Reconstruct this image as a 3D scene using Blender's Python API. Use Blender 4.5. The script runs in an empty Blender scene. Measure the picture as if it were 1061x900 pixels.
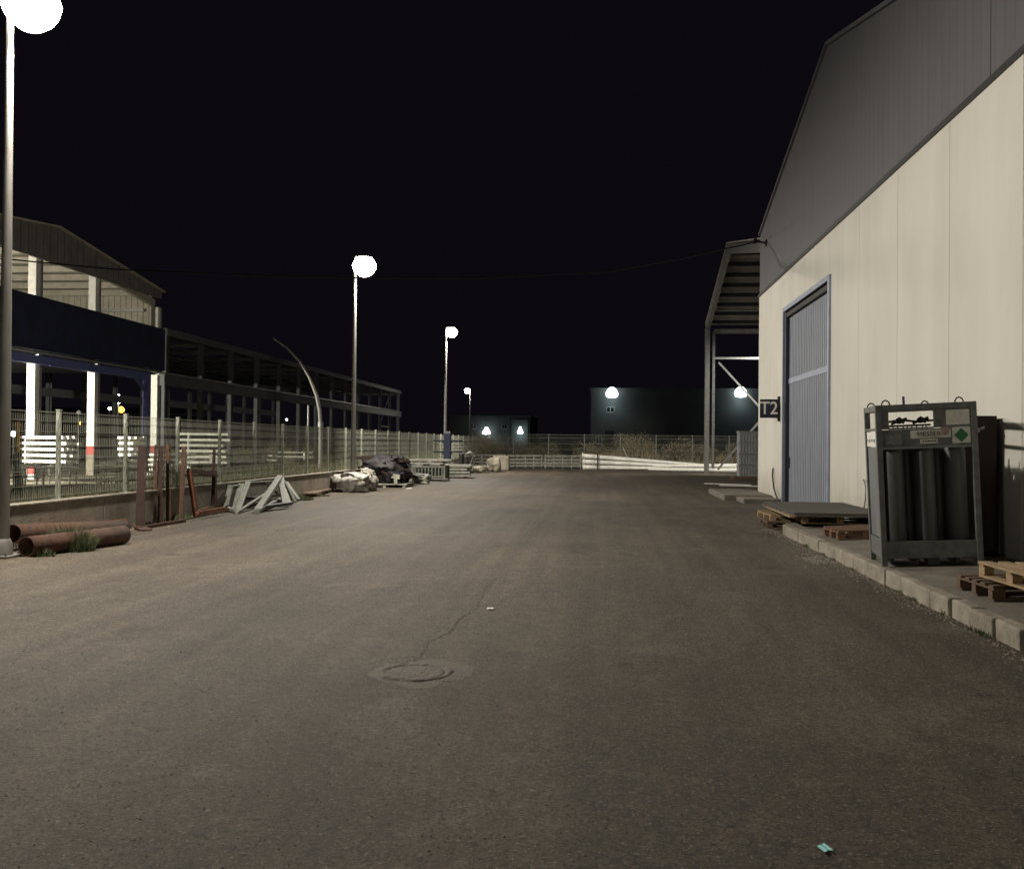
import bpy, bmesh, math, random
from mathutils import Vector, Matrix, Euler
random.seed(7)
R = math.radians
S = bpy.context.scene
COL = S.collection

# ------------------------------------------------------------------ camera
F, CX, CY = 1000.0, 530.5, 450.0
CAM = Vector((0, 0, 1.6))
EUL = Euler((R(90 + 0.52), R(-0.55), R(5.23)), 'XYZ')
ROT = EUL.to_matrix()
cam = bpy.data.cameras.new('camera'); camo = bpy.data.objects.new('camera', cam); COL.objects.link(camo)
camo.location = CAM; camo.rotation_euler = EUL
cam.sensor_width = 36; cam.lens = 36 * F / 1061; cam.clip_end = 2000; cam.clip_start = 0.05
S.camera = camo

def ray(u, v):
    return (ROT @ Vector(((u - CX) / F, -(v - CY) / F, -1))).normalized()
def at(u, v, X=None, Y=None, Z=None):
    """real point where the sight line meets a wall plane (X), a cross plane (Y) or a level (Z)"""
    d = ray(u, v)
    if X is not None: t = (X - CAM.x) / d.x
    elif Y is not None: t = (Y - CAM.y) / d.y
    else: t = ((Z or 0) - CAM.z) / d.z
    return CAM + d * t

# ------------------------------------------------------------------ materials
MATS = {}
def mat(name, col, rough=0.7, metal=0.0, col2=None, scale=6.0, amt=0.5, bump=0.0, bscale=None, emit=None, es=0, stretch=None, speck=None, sscale=90):
    if name in MATS: return MATS[name]
    m = bpy.data.materials.new(name); m.use_nodes = True
    nt = m.node_tree; N = nt.nodes; L = nt.links
    b = N['Principled BSDF']
    b.inputs['Roughness'].default_value = rough
    b.inputs['Metallic'].default_value = metal
    tc = N.new('ShaderNodeTexCoord'); mp = N.new('ShaderNodeMapping')
    L.new(tc.outputs['Object'], mp.inputs['Vector'])
    if stretch: mp.inputs['Scale'].default_value = stretch
    n = N.new('ShaderNodeTexNoise'); n.inputs['Scale'].default_value = scale; n.inputs['Detail'].default_value = 8; n.inputs['Roughness'].default_value = 0.65
    L.new(mp.outputs[0], n.inputs['Vector'])
    c2 = col2 or tuple(c * (1 - amt) for c in col)
    rp = N.new('ShaderNodeValToRGB'); rp.color_ramp.elements[0].position = 0.33; rp.color_ramp.elements[1].position = 0.68
    rp.color_ramp.elements[0].color = (*c2, 1); rp.color_ramp.elements[1].color = (*col, 1)
    L.new(n.outputs['Fac'], rp.inputs['Fac'])
    out = rp.outputs['Color']
    if speck:
        n2 = N.new('ShaderNodeTexNoise'); n2.inputs['Scale'].default_value = sscale; n2.inputs['Detail'].default_value = 2
        L.new(tc.outputs['Object'], n2.inputs['Vector'])
        r2 = N.new('ShaderNodeValToRGB'); r2.color_ramp.elements[0].position = 0.62; r2.color_ramp.elements[1].position = 0.70
        L.new(n2.outputs['Fac'], r2.inputs['Fac'])
        mx = N.new('ShaderNodeMixRGB'); mx.inputs[2].default_value = (*speck, 1)
        L.new(r2.outputs['Color'], mx.inputs[0]); L.new(out, mx.inputs[1]); out = mx.outputs[0]
    L.new(out, b.inputs['Base Color'])
    rr = N.new('ShaderNodeMapRange'); rr.inputs['To Min'].default_value = max(0.05, rough - 0.12); rr.inputs['To Max'].default_value = min(1, rough + 0.12)
    L.new(n.outputs['Fac'], rr.inputs['Value']); L.new(rr.outputs[0], b.inputs['Roughness'])
    if bump:
        nb = N.new('ShaderNodeTexNoise'); nb.inputs['Scale'].default_value = bscale or scale * 6; nb.inputs['Detail'].default_value = 5
        L.new(mp.outputs[0], nb.inputs['Vector'])
        bp = N.new('ShaderNodeBump'); bp.inputs['Strength'].default_value = min(1, bump); bp.inputs['Distance'].default_value = 0.02
        L.new(nb.outputs['Fac'], bp.inputs['Height']); L.new(bp.outputs[0], b.inputs['Normal'])
    if emit:
        b.inputs['Emission Color'].default_value = (*emit, 1); b.inputs['Emission Strength'].default_value = es
    MATS[name] = m
    return m

def asphalt_material():
    m = bpy.data.materials.new('asphalt'); m.use_nodes = True
    nt = m.node_tree; N = nt.nodes; L = nt.links; b = N['Principled BSDF']
    tc = N.new('ShaderNodeTexCoord')
    def noise(sc, det=6, ro=0.6, stretch=None, dist=0):
        n = N.new('ShaderNodeTexNoise'); n.inputs['Scale'].default_value = sc; n.inputs['Detail'].default_value = det; n.inputs['Roughness'].default_value = ro
        n.inputs['Distortion'].default_value = dist
        if stretch:
            mp = N.new('ShaderNodeMapping'); mp.inputs['Scale'].default_value = stretch
            L.new(tc.outputs['Object'], mp.inputs['Vector']); L.new(mp.outputs[0], n.inputs['Vector'])
        else: L.new(tc.outputs['Object'], n.inputs['Vector'])
        return n.outputs['Fac']
    def ramp(src, p0, c0, p1, c1):
        r = N.new('ShaderNodeValToRGB'); e = r.color_ramp.elements
        e[0].position = p0; e[0].color = (*c0, 1); e[1].position = p1; e[1].color = (*c1, 1)
        L.new(src, r.inputs['Fac']); return r.outputs['Color']
    def mix(kind, fac, a, c):
        x = N.new('ShaderNodeMixRGB'); x.blend_type = kind
        if isinstance(fac, float): x.inputs[0].default_value = fac
        else: L.new(fac, x.inputs[0])
        L.new(a, x.inputs[1])
        if isinstance(c, tuple): x.inputs[2].default_value = (*c, 1)
        else: L.new(c, x.inputs[2])
        return x.outputs[0]
    base = ramp(noise(0.35, 8, 0.68, (1, .45, 1), .6), 0.36, (0.052, 0.044, 0.036), 0.66, (0.104, 0.088, 0.071))
    tracks = ramp(noise(0.8, 3, 0.5, (1.3, 0.05, 1)), 0.35, (0.82, 0.82, 0.82), 0.65, (1.14, 1.13, 1.1))
    base = mix('MULTIPLY', 0.85, base, tracks)
    fine = ramp(noise(3.2, 4, 0.6, (1.0, 0.03, 1), .3), 0.38, (0.80, 0.80, 0.80), 0.62, (1.16, 1.15, 1.13))
    base = mix('MULTIPLY', 0.8, base, fine)
    dust = ramp(noise(0.55, 7, 0.7, None, 1.2), 0.54, (0, 0, 0), 0.68, (0.6, 0.6, 0.6))
    base = mix('MIX', dust, base, (0.125, 0.110, 0.092))
    sweep = ramp(noise(0.10, 3, 0.5, (0.35, 1.4, 1), 1.5), 0.4, (0.92, 0.92, 0.93), 0.6, (1.06, 1.06, 1.04))
    base = mix('MULTIPLY', 0.8, base, sweep)
    mid = ramp(noise(5, 7, 0.75), 0.3, (0.68, 0.68, 0.68), 0.7, (1.28, 1.27, 1.24))
    base = mix('MULTIPLY', 0.85, base, mid)
    # aggregate
    v = N.new('ShaderNodeTexVoronoi'); v.inputs['Scale'].default_value = 85; L.new(tc.outputs['Object'], v.inputs['Vector'])
    agg = ramp(v.outputs['Color'], 0.05, (0.40, 0.40, 0.40), 0.9, (1.75, 1.72, 1.66))
    base = mix('MULTIPLY', 0.95, base, agg)
    cl = ramp(noise(16, 5, .7), 0.35, (0.72, 0.72, 0.72), 0.65, (1.25, 1.24, 1.22))
    base = mix('MULTIPLY', 0.8, base, cl)
    st = ramp(noise(42, 2, .5), 0.63, (0, 0, 0), 0.67, (1, 1, 1))
    base = mix('MIX', st, base, (0.20, 0.185, 0.16))
    dk = ramp(noise(22, 3, .6), 0.34, (1, 1, 1), 0.39, (0, 0, 0))
    base = mix('MIX', dk, base, (0.03, 0.027, 0.025))
    oil = ramp(noise(1.1, 5, .6), 0.62, (0, 0, 0), 0.70, (1, 1, 1))
    base = mix('MULTIPLY', oil, base, (0.6, 0.58, 0.57))
    # cracks
    mp = N.new('ShaderNodeMapping'); mp.inputs['Scale'].default_value = (0.42, 0.13, 1)
    wv = N.new('ShaderNodeMixRGB'); wv.inputs[0].default_value = 0.22
    nn = N.new('ShaderNodeTexNoise'); nn.inputs['Scale'].default_value = 2.4; nn.inputs['Detail'].default_value = 6; L.new(tc.outputs['Object'], nn.inputs['Vector'])
    L.new(tc.outputs['Object'], mp.inputs['Vector']); L.new(mp.outputs[0], wv.inputs[1]); L.new(nn.outputs['Color'], wv.inputs[2])
    vc = N.new('ShaderNodeTexVoronoi'); vc.feature = 'DISTANCE_TO_EDGE'; vc.inputs['Scale'].default_value = 1.2; L.new(wv.outputs[0], vc.inputs['Vector'])
    cr = ramp(vc.outputs['Distance'], 0.0, (1, 1, 1), 0.0045, (0, 0, 0))
    brk = ramp(noise(0.7, 4, .6), 0.52, (0, 0, 0), 0.6, (1, 1, 1))
    crk = mix('MULTIPLY', 1.0, cr, brk)
    base = mix('MIX', crk, base, (0.02, 0.018, 0.016))
    L.new(base, b.inputs['Base Color'])
    b.inputs['Roughness'].default_value = 0.76; b.inputs['Specular IOR Level'].default_value = 0.35
    hb = N.new('ShaderNodeMath'); hb.operation = 'ADD'; L.new(noise(70, 5, .75), hb.inputs[0]); L.new(noise(11, 7, .8), hb.inputs[1])
    bp = N.new('ShaderNodeBump'); bp.inputs['Strength'].default_value = 0.75; bp.inputs['Distance'].default_value = 0.014
    L.new(hb.outputs[0], bp.inputs['Height']); L.new(bp.outputs[0], b.inputs['Normal'])
    return m

def panel_material():
    """cream precast panels: fine vertical weathering, blotches, dirt splashed near the base"""
    m = bpy.data.materials.new('cream_panel'); m.use_nodes = True
    nt = m.node_tree; N = nt.nodes; L = nt.links; b = N['Principled BSDF']; b.inputs['Roughness'].default_value = 0.75
    tc = N.new('ShaderNodeTexCoord')
    def noise(sc, stretch, lo, hi, c0, c1, det=6):
        mp = N.new('ShaderNodeMapping'); mp.inputs['Scale'].default_value = stretch; L.new(tc.outputs['Object'], mp.inputs['Vector'])
        n = N.new('ShaderNodeTexNoise'); n.inputs['Scale'].default_value = sc; n.inputs['Detail'].default_value = det; L.new(mp.outputs[0], n.inputs['Vector'])
        r = N.new('ShaderNodeValToRGB'); e = r.color_ramp.elements; e[0].position = lo; e[1].position = hi; e[0].color = (*c0, 1); e[1].color = (*c1, 1)
        L.new(n.outputs['Fac'], r.inputs['Fac']); return r.outputs['Color'], n
    a, _ = noise(0.7, (1, 1, 0.5), 0.3, 0.7, (0.60, 0.59, 0.535), (0.69, 0.68, 0.625))
    s, _ = noise(3.5, (1, 1, 0.05), 0.3, 0.7, (0.96, 0.955, 0.94), (1.01, 1.01, 1.01))
    x = N.new('ShaderNodeMixRGB'); x.blend_type = 'MULTIPLY'; x.inputs[0].default_value = 0.8; L.new(a, x.inputs[1]); L.new(s, x.inputs[2])
    sep = N.new('ShaderNodeSeparateXYZ'); L.new(tc.outputs['Object'], sep.inputs[0])
    d, dn = noise(2.2, (1, 1, 0.7), 0.3, 0.7, (0, 0, 0), (1, 1, 1))
    ad = N.new('ShaderNodeMath'); ad.operation = 'MULTIPLY_ADD'; L.new(dn.outputs['Fac'], ad.inputs[0]); ad.inputs[1].default_value = -1.1; L.new(sep.outputs[2], ad.inputs[2])
    mr = N.new('ShaderNodeMapRange'); mr.inputs['From Min'].default_value = -0.4; mr.inputs['From Max'].default_value = 0.55; mr.inputs['To Min'].default_value = 0.45; mr.inputs['To Max'].default_value = 0.0
    L.new(ad.outputs[0], mr.inputs['Value'])
    y = N.new('ShaderNodeMixRGB'); L.new(mr.outputs[0], y.inputs[0]); L.new(x.outputs[0], y.inputs[1]); y.inputs[2].default_value = (0.27, 0.23, 0.17, 1)
    L.new(y.outputs[0], b.inputs['Base Color'])
    nb = N.new('ShaderNodeTexNoise'); nb.inputs['Scale'].default_value = 9; nb.inputs['Detail'].default_value = 6; L.new(tc.outputs['Object'], nb.inputs['Vector'])
    bp = N.new('ShaderNodeBump'); bp.inputs['Strength'].default_value = 0.12; bp.inputs['Distance'].default_value = 0.01
    L.new(nb.outputs['Fac'], bp.inputs['Height']); L.new(bp.outputs[0], b.inputs['Normal'])
    return m

M = dict(
    asphalt=asphalt_material(), cream=panel_material(),
    dirt=mat('dirt', (0.19, 0.165, 0.12), .95, 0, (0.10, 0.09, 0.062), 1.2, bump=.6, bscale=12),
    concrete=mat('concrete', (0.30, 0.275, 0.225), .9, 0, (0.17, 0.15, 0.12), 2.5, bump=.35, bscale=25, speck=(.12, .1, .08), sscale=30),
    kerb=mat('kerb_concrete', (0.36, 0.33, 0.27), .9, 0, (0.17, 0.15, 0.12), 3.5, bump=.6, bscale=25),
    pave=mat('pavement_concrete', (0.20, 0.18, 0.15), .92, 0, (0.11, 0.098, 0.08), 2.2, bump=.5, bscale=22, speck=(.07, .06, .05), sscale=22),
    cladding=mat('grey_cladding', (0.118, 0.118, 0.132), .65, .05, (0.102, 0.102, 0.113), 1.5, stretch=(1, 1, .3)),
    seam=mat('dark_seam', (0.05, 0.045, 0.04), .9),
    door=mat('blue_grey_door', (0.25, 0.28, 0.345), .6, .0, (0.20, 0.225, 0.275), 3, stretch=(1, 1, .3)),
    doorframe=mat('lavender_frame', (0.33, 0.36, 0.48), .5, .1, (0.22, 0.25, 0.34), 3),
    navy=mat('navy_paint', (0.018, 0.022, 0.05), .6, 0, (0.012, 0.014, 0.03), 3),
    banner=mat('navy_banner', (0.016, 0.024, 0.075), .8, 0, (0.008, 0.010, 0.03), 1.5),
    white=mat('white_paint', (0.82, 0.81, 0.77), .55, 0, (0.64, 0.62, 0.57), 5),
    whitepole=mat('galvanised_white', (0.74, 0.74, 0.70), .45, .15, (0.55, 0.54, 0.5), 4),
    roofsheet=mat('roof_sheet', (0.24, 0.23, 0.215), .6, .2, (0.16, 0.15, 0.14), 2),
    liner=mat('pale_liner', (0.52, 0.49, 0.41), .7, 0, (0.36, 0.33, 0.27), 2),
    galv=mat('galvanised_steel', (0.34, 0.34, 0.33), .45, .6, (0.22, 0.22, 0.21), 8),
    polest=mat('pole_steel', (0.30, 0.29, 0.27), .5, .4, (0.18, 0.17, 0.16), 6, stretch=(1, 1, .2)),
    darksteel=mat('dark_steel', (0.055, 0.055, 0.06), .55, .4, (0.03, 0.03, 0.032), 8),
    black=mat('black_steel', (0.018, 0.017, 0.017), .6, .3),
    rust=mat('rust', (0.105, 0.050, 0.030), .9, 0, (0.035, 0.018, 0.013), 9, bump=.4, bscale=40),
    rustor=mat('orange_rust', (0.25, 0.10, 0.045), .85, 0, (0.11, 0.045, 0.026), 8, bump=.3, bscale=40),
    rustdk=mat('dark_rust', (0.042, 0.021, 0.015), .95, 0, (0.018, 0.010, 0.008), 9, bump=.4, bscale=40),
    greengrey=mat('grey_green_paint', (0.24, 0.255, 0.225), .6, .1, (0.12, 0.125, 0.11), 7),
    cagegrey=mat('cage_grey', (0.15, 0.158, 0.156), .55, .1, (0.075, 0.08, 0.076), 9),
    cageside=mat('cage_side_sheet', (0.20, 0.215, 0.225), .5, .3, (0.13, 0.14, 0.145), 5, stretch=(1, 1, .3)),
    bottle=mat('grey_bottle', (0.095, 0.098, 0.098), .5, .1, (0.055, 0.055, 0.055), 5, stretch=(1, 1, .3)),
    brown=mat('brown_steel', (0.035, 0.022, 0.017), .8, 0, (0.02, 0.013, 0.01), 5),
    plate=mat('label_plate', (0.62, 0.61, 0.56), .6, 0, (0.42, 0.42, 0.39), 14),
    green=mat('label_green', (0.02, 0.16, 0.06), .6),
    red=mat('red_paint', (0.42, 0.05, 0.045), .6, 0, (0.25, 0.05, 0.04), 6),
    yellow=mat('yellow_paint', (0.75, 0.42, 0.02), .6, 0, (0.5, .28, .03), 6),
    blue=mat('blue_paint', (0.022, 0.03, 0.095), .55, .1, (0.02, 0.028, 0.08), 6),
    bluebeam=mat('blue_beam_paint', (0.12, 0.14, 0.42), .55, .1, (0.08, 0.09, 0.25), 4),
    canopysheet=mat('pale_canopy_sheet', (0.62, 0.59, 0.53), .6, 0, (0.45, 0.43, 0.39), 2),
    leftgrass=mat('faded_grass', (0.17, 0.165, 0.085), .95, 0, (0.09, 0.09, 0.05), .8),
    wire=mat('mesh_wire', (0.31, 0.32, 0.26), .6, 0, (0.22, 0.23, 0.19), 3),
    postgreen=mat('fence_post_paint', (0.40, 0.42, 0.36), .6, 0, (0.28, 0.3, 0.25), 5),
    shedsteel=mat('dull_shed_steel', (0.13, 0.13, 0.14), .7, .1, (0.08, 0.08, 0.086), 2),
    wood=mat('pale_wood', (0.42, 0.31, 0.18), .85, 0, (0.22, 0.15, 0.085), 5, stretch=(1, 5, 5), bump=.3, bscale=30),
    oldwood=mat('old_wood', (0.17, 0.11, 0.07), .9, 0, (0.08, 0.05, 0.035), 5, stretch=(1, 5, 5), bump=.3, bscale=30),
    woodor=mat('reddish_wood', (0.19, 0.105, 0.058), .9, 0, (0.09, 0.05, 0.03), 6, bump=.3, bscale=30),
    mattop=mat('dark_sheet', (0.085, 0.078, 0.068), .85, 0, (0.05, 0.045, 0.04), 3, bump=.3),
    bag=mat('white_wrap', (0.50, 0.48, 0.42), .5, 0, (0.09, 0.08, 0.07), 6, bump=.5, bscale=14),
    tarp=mat('dark_tarp', (0.030, 0.029, 0.045), .7, 0, (0.018, 0.012, 0.011), 5, bump=.6, bscale=10),
    beamlight=mat('weathered_pale_beam', (0.42, 0.42, 0.37), .7, 0, (0.22, 0.21, 0.18), 6),
    crate=mat('grey_crate', (0.34, 0.36, 0.37), .6, 0, (0.22, 0.23, 0.24), 6),
    farwall=mat('far_wall', (0.095, 0.10, 0.103), .85, 0, (0.075, 0.079, 0.081), .25),
    glass=mat('dark_glass', (0.012, 0.014, 0.016), .15),
    drygrass=mat('dry_grass', (0.44, 0.36, 0.24), .95, 0, (0.26, 0.21, 0.13), .8),
    drybush=mat('dry_bush', (0.42, 0.34, 0.22), .95, 0, (0.22, 0.18, 0.11), 1.2),
    grass=mat('green_grass', (0.125, 0.145, 0.065), .9, 0, (0.07, 0.085, 0.04), 2),
    stone=mat('loose_stone', (0.34, 0.31, 0.27), .9, 0, (0.16, 0.145, 0.125), 30),
    oldlid=mat('worn_iron_lid', (0.17, 0.15, 0.128), .85, 0, (0.085, 0.075, 0.064), 11, bump=.9, bscale=38, speck=(.03, .028, .025), sscale=26),
    apron=mat('patched_asphalt', (0.14, 0.120, 0.098), .8, 0, (0.09, 0.077, 0.063), 7, bump=.8, bscale=60, speck=(.17, .155, .135), sscale=60),
    crackdark=mat('crack_shadow_dirt', (0.022, 0.019, 0.017), .95, 0, (0.014, 0.012, 0.011), 20),
    litter=mat('pale_litter', (0.9, 0.92, 0.92), .35, 0, (.85, .87, .87)),
    cyan=mat('cyan_litter', (0.45, 0.95, 0.95), .25, 0, (0.35, .88, .88)),
    lampwarm=mat('lit_warm_lens', (1, .97, .85), .4, emit=(1.0, .94, .80), es=75),
    lampcool=mat('lit_cool_lens', (.9, 1, 1), .4, emit=(.82, 1.0, .98), es=6),
    lamporange=mat('lit_orange_lens', (1, .6, .2), .4, emit=(1.0, .42, .06), es=5),
)

# ------------------------------------------------------------------ mesh builder
class MB:
    def __init__(self): self.v = []; self.f = []; self.sm = []
    def add(self, vs, fs, smooth=False):
        o = len(self.v); self.v += [Vector(p) for p in vs]
        self.f += [tuple(i + o for i in f) for f in fs]; self.sm += [smooth] * len(fs); return self
    def box(self, c, s, rot=None):
        c = Vector(c); h = Vector(s) / 2
        P = [Vector((x * h.x, y * h.y, z * h.z)) for x in (-1, 1) for y in (-1, 1) for z in (-1, 1)]
        if rot: 
            m = rot if isinstance(rot, Matrix) else Euler(rot).to_matrix()
            P = [m @ p for p in P]
        return self.add([c + p for p in P], [(0, 1, 3, 2), (4, 6, 7, 5), (0, 4, 5, 1), (2, 3, 7, 6), (0, 2, 6, 4), (1, 5, 7, 3)])
    def b2(self, x0, x1, y0, y1, z0, z1):
        return self.box(((x0 + x1) / 2, (y0 + y1) / 2, (z0 + z1) / 2), (abs(x1 - x0), abs(y1 - y0), abs(z1 - z0)))
    def bar(self, a, b, w, h=None, up=(0, 0, 1)):
        a, b = Vector(a), Vector(b); h = h or w; d = (b - a); l = d.length
        if l < 1e-6: return self
        d.normalize(); up = Vector(up)
        if abs(d.dot(up)) > .98: up = Vector((0, 1, 0))
        s = d.cross(up).normalized(); u = s.cross(d)
        vs = [p + s * (i * w / 2) + u * (j * h / 2) for p in (a, b) for i, j in ((-1, -1), (1, -1), (1, 1), (-1, 1))]
        return self.add(vs, [(3, 2, 1, 0), (4, 5, 6, 7), (0, 1, 5, 4), (1, 2, 6, 5), (2, 3, 7, 6), (3, 0, 4, 7)])
    def path(self, pts, rad, n=10, caps=True, smooth=True):
        pts = [Vector(p) for p in pts]; rad = rad if isinstance(rad, (list, tuple)) else [rad] * len(pts)
        vs = []; fs = []; prev = None
        for i, p in enumerate(pts):
            d = (pts[min(i + 1, len(pts) - 1)] - pts[max(i - 1, 0)]).normalized()
            if prev is None:
                up = Vector((0, 0, 1)) if abs(d.z) < .95 else Vector((0, 1, 0)); s = d.cross(up).normalized()
            else: s = (prev - d * prev.dot(d)).normalized()
            prev = s; u = s.cross(d)
            vs += [p + (s * math.cos(2 * math.pi * k / n) + u * math.sin(2 * math.pi * k / n)) * rad[i] for k in range(n)]
        for i in range(len(pts) - 1):
            for k in range(n): fs.append((i * n + k, i * n + (k + 1) % n, (i + 1) * n + (k + 1) % n, (i + 1) * n + k))
        self.add(vs, fs, smooth)
        if caps:
            self.add(vs[:n], [tuple(range(n))]); self.add(vs[-n:], [tuple(reversed(range(n)))])
        return self
    def tube(self, a, b, r1, r2=None, n=12, caps=True): return self.path([a, b], [r1, r1 if r2 is None else r2], n, caps)
    def pipe(self, a, b, r, th, n=20):
        """hollow pipe with visible wall thickness"""
        a, b = Vector(a), Vector(b); d = (b - a).normalized(); s = d.cross(Vector((0, 0, 1))).normalized(); u = s.cross(d)
        ring = lambda p, q: [p + (s * math.cos(2 * math.pi * k / n) + u * math.sin(2 * math.pi * k / n)) * q for k in range(n)]
        vs = ring(a, r) + ring(b, r) + ring(a, r - th) + ring(b, r - th); fs = []
        for k in range(n):
            k2 = (k + 1) % n
            fs += [(k, k2, n + k2, n + k), (2 * n + k2, 2 * n + k, 3 * n + k, 3 * n + k2), (k2, k, 2 * n + k, 2 * n + k2), (n + k, n + k2, 3 * n + k2, 3 * n + k)]
        return self.add(vs, fs, True)
    def lathe(self, c, prof, n=20, axis=None, smooth=True):
        c = Vector(c); vs = []; fs = []
        for r, z in prof: vs += [c + Vector((r * math.cos(2 * math.pi * k / n), r * math.sin(2 * math.pi * k / n), z)) for k in range(n)]
        for i in range(len(prof) - 1):
            for k in range(n): fs.append((i * n + k, i * n + (k + 1) % n, (i + 1) * n + (k + 1) % n, (i + 1) * n + k))
        self.add(vs, fs, smooth)
        self.add(vs[:n], [tuple(reversed(range(n)))]); self.add(vs[-n:], [tuple(range(n))]); return self
    def prism_x(self, poly, x0, x1):
        """poly of (y, z) pushed from x0 to x1"""
        n = len(poly); vs = [(x0, y, z) for y, z in poly] + [(x1, y, z) for y, z in poly]
        fs = [tuple(range(n)), tuple(reversed(range(n, 2 * n)))] + [(i, n + i, n + (i + 1) % n, (i + 1) % n) for i in range(n)]
        return self.add(vs, fs)
    def slab(self, P, th):
        """thin plate through 4 points, thickness th along its normal"""
        P = [Vector(p) for p in P]; nrm = (P[1] - P[0]).cross(P[2] - P[0]).normalized() * th
        vs = P + [p + nrm for p in P]
        return self.add(vs, [(3, 2, 1, 0), (4, 5, 6, 7), (0, 1, 5, 4), (1, 2, 6, 5), (2, 3, 7, 6), (3, 0, 4, 7)])
    def build(self, name, m, parent=None, bevel=0):
        me = bpy.data.meshes.new(name); off = Vector((0, 0, 0)); p = parent
        while p is not None: off += Vector(p.location); p = p.parent
        me.from_pydata([tuple(v - off) for v in self.v], [], self.f); me.update()
        me.polygons.foreach_set('use_smooth', self.sm)
        bm = bmesh.new(); bm.from_mesh(me); bmesh.ops.recalc_face_normals(bm, faces=bm.faces); bm.to_mesh(me); bm.free()
        me.materials.append(M[m] if isinstance(m, str) else m)
        o = bpy.data.objects.new(name, me); COL.objects.link(o)
        if parent is not None: o.parent = parent
        if bevel:
            b = o.modifiers.new('bevel', 'BEVEL'); b.width = bevel; b.segments = 2; b.limit_method = 'ANGLE'
        return o

def tag(o, label, cat, group=None, kind=None):
    if label: o['label'] = label
    if cat: o['category'] = cat
    if group: o['group'] = group
    if kind: o['kind'] = kind
    return o
def thing(name, label, cat, loc, group=None):
    o = bpy.data.objects.new(name, None); COL.objects.link(o); o.location = loc; o.empty_display_size = .2
    return tag(o, label, cat, group)
def struct(o): o['kind'] = 'structure'; return o
def copy_tree(o, parent=None):
    c = o.copy(); COL.objects.link(c); c.parent = parent
    for ch in [x for x in bpy.data.objects if x.parent == o]: copy_tree(ch, c)
    return c
def place(root, loc, rz=0, tilt=(0, 0)):
    root.location = loc; root.rotation_euler = (tilt[0], tilt[1], rz); return root
def text_mesh(name, txt, size, m, parent, loc, rot, depth=0.003, sx=1, align='CENTER', bold=0.0):
    cu = bpy.data.curves.new(name, 'FONT'); cu.body = txt; cu.size = size; cu.extrude = depth; cu.align_x = align; cu.align_y = 'CENTER'; cu.offset = bold
    t = bpy.data.objects.new(name, cu); COL.objects.link(t)
    bpy.context.view_layer.update()
    me = bpy.data.meshes.new_from_object(t.evaluated_get(bpy.context.evaluated_depsgraph_get()))
    bpy.data.objects.remove(t); me.name = name
    me.transform(Matrix.Translation(Vector(loc)) @ Euler(rot).to_matrix().to_4x4() @ Matrix.Diagonal((sx, 1, 1, 1)))
    me.materials.clear(); me.materials.append(M[m]); o = bpy.data.objects.new(name, me); COL.objects.link(o); o.parent = parent
    return o
def spot(name, parent, loc, target, power, col, cone=150, blend=.6, rad=.12):
    l = bpy.data.lights.new(name, 'SPOT'); l.energy = power; l.color = col; l.spot_size = R(cone); l.spot_blend = blend; l.shadow_soft_size = rad
    o = bpy.data.objects.new(name, l); COL.objects.link(o); o.parent = parent
    off = Vector((0, 0, 0)); p = parent
    while p is not None: off += Vector(p.location); p = p.parent
    o.location = Vector(loc) - off
    o.rotation_euler = (Vector(target) - Vector(loc)).to_track_quat('-Z', 'Y').to_euler()
    return o

# ------------------------------------------------------------------ world
w = bpy.data.worlds.new('World'); S.world = w; w.use_nodes = True
bg = w.node_tree.nodes['Background']; bg.inputs[0].default_value = (0.0034, 0.0029, 0.0044, 1); bg.inputs[1].default_value = 1.0

# ------------------------------------------------------------------ setting
WX = 5.0       # right facade plane
FX = -8.62     # left fence plane
BX = -22.0     # left hall facade plane
mb = MB(); mb.add([(-700, -300, 0), (700, -300, 0), (700, 1100, 0), (-700, 1100, 0)], [(0, 1, 2, 3)])
struct(mb.build('asphalt_yard', 'asphalt'))
mb = MB(); mb.add([(-300, -20, .004), (FX - .1, -20, .004), (FX - .1, 68, .004), (-300, 68, .004)], [(0, 1, 2, 3)])
struct(mb.build('storage_yard_ground', 'dirt'))
mb = MB(); mb.add([(-400, 68.2, .004), (400, 68.2, .004), (400, 700, .004), (-400, 700, .004)], [(0, 1, 2, 3)])
struct(mb.build('field_ground', 'dirt'))

# sloping pavement with kerb stones
KX, KH, SL = 3.30, .17, math.tan(R(2.8))
pz = lambda x: KH + (x - KX) * SL
mb = MB()
mb.add([(KX + .13, 8.0, KH), (WX, 8.0, pz(WX)), (WX, 18.3, pz(WX)), (KX + .13, 18.3, KH), (KX + .13, 8.0, -.05), (WX, 8.0, -.05), (WX, 18.3, -.05), (KX + .13, 18.3, -.05)],
       [(0, 1, 2, 3), (4, 5, 1, 0), (5, 6, 2, 1), (6, 7, 3, 2), (7, 4, 0, 3)])
mb.b2(WX, 9, 8.0, 8.5, -.05, pz(WX))
struct(mb.build('pavement', 'pave'))
mb = MB(); y = 7.97; 
while y < 17.6:
    l = random.choice((.5, .52, .48, .98)); j = random.uniform(-.014, .014)
    mb.box((KX + .065 + j, y + l / 2, KH / 2 - .02 + random.uniform(-.008, .006)), (.135, l - random.uniform(.004, .02), KH + .05), (random.uniform(-.01, .01), random.uniform(-.04, .03), random.uniform(-.014, .014))); y += l
x = KX + .15
while x < 8.5:
    mb.box((x + .25, 7.97, KH / 2 - .02 + (x - KX) * SL * .5), (.485, .13, KH + .05), (0, random.uniform(-.02, .02), 0)); x += .5
struct(mb.build('kerb', 'kerb', bevel=.018))
# raised step slab beside the door
mb = MB(); mb.b2(3.6, 4.99, 28.6, 32.6, -.05, .16); mb.b2(3.95, 4.99, 27.2, 28.58, -.05, .12)
struct(mb.build('step_slab', 'pave', bevel=.03))

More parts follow.
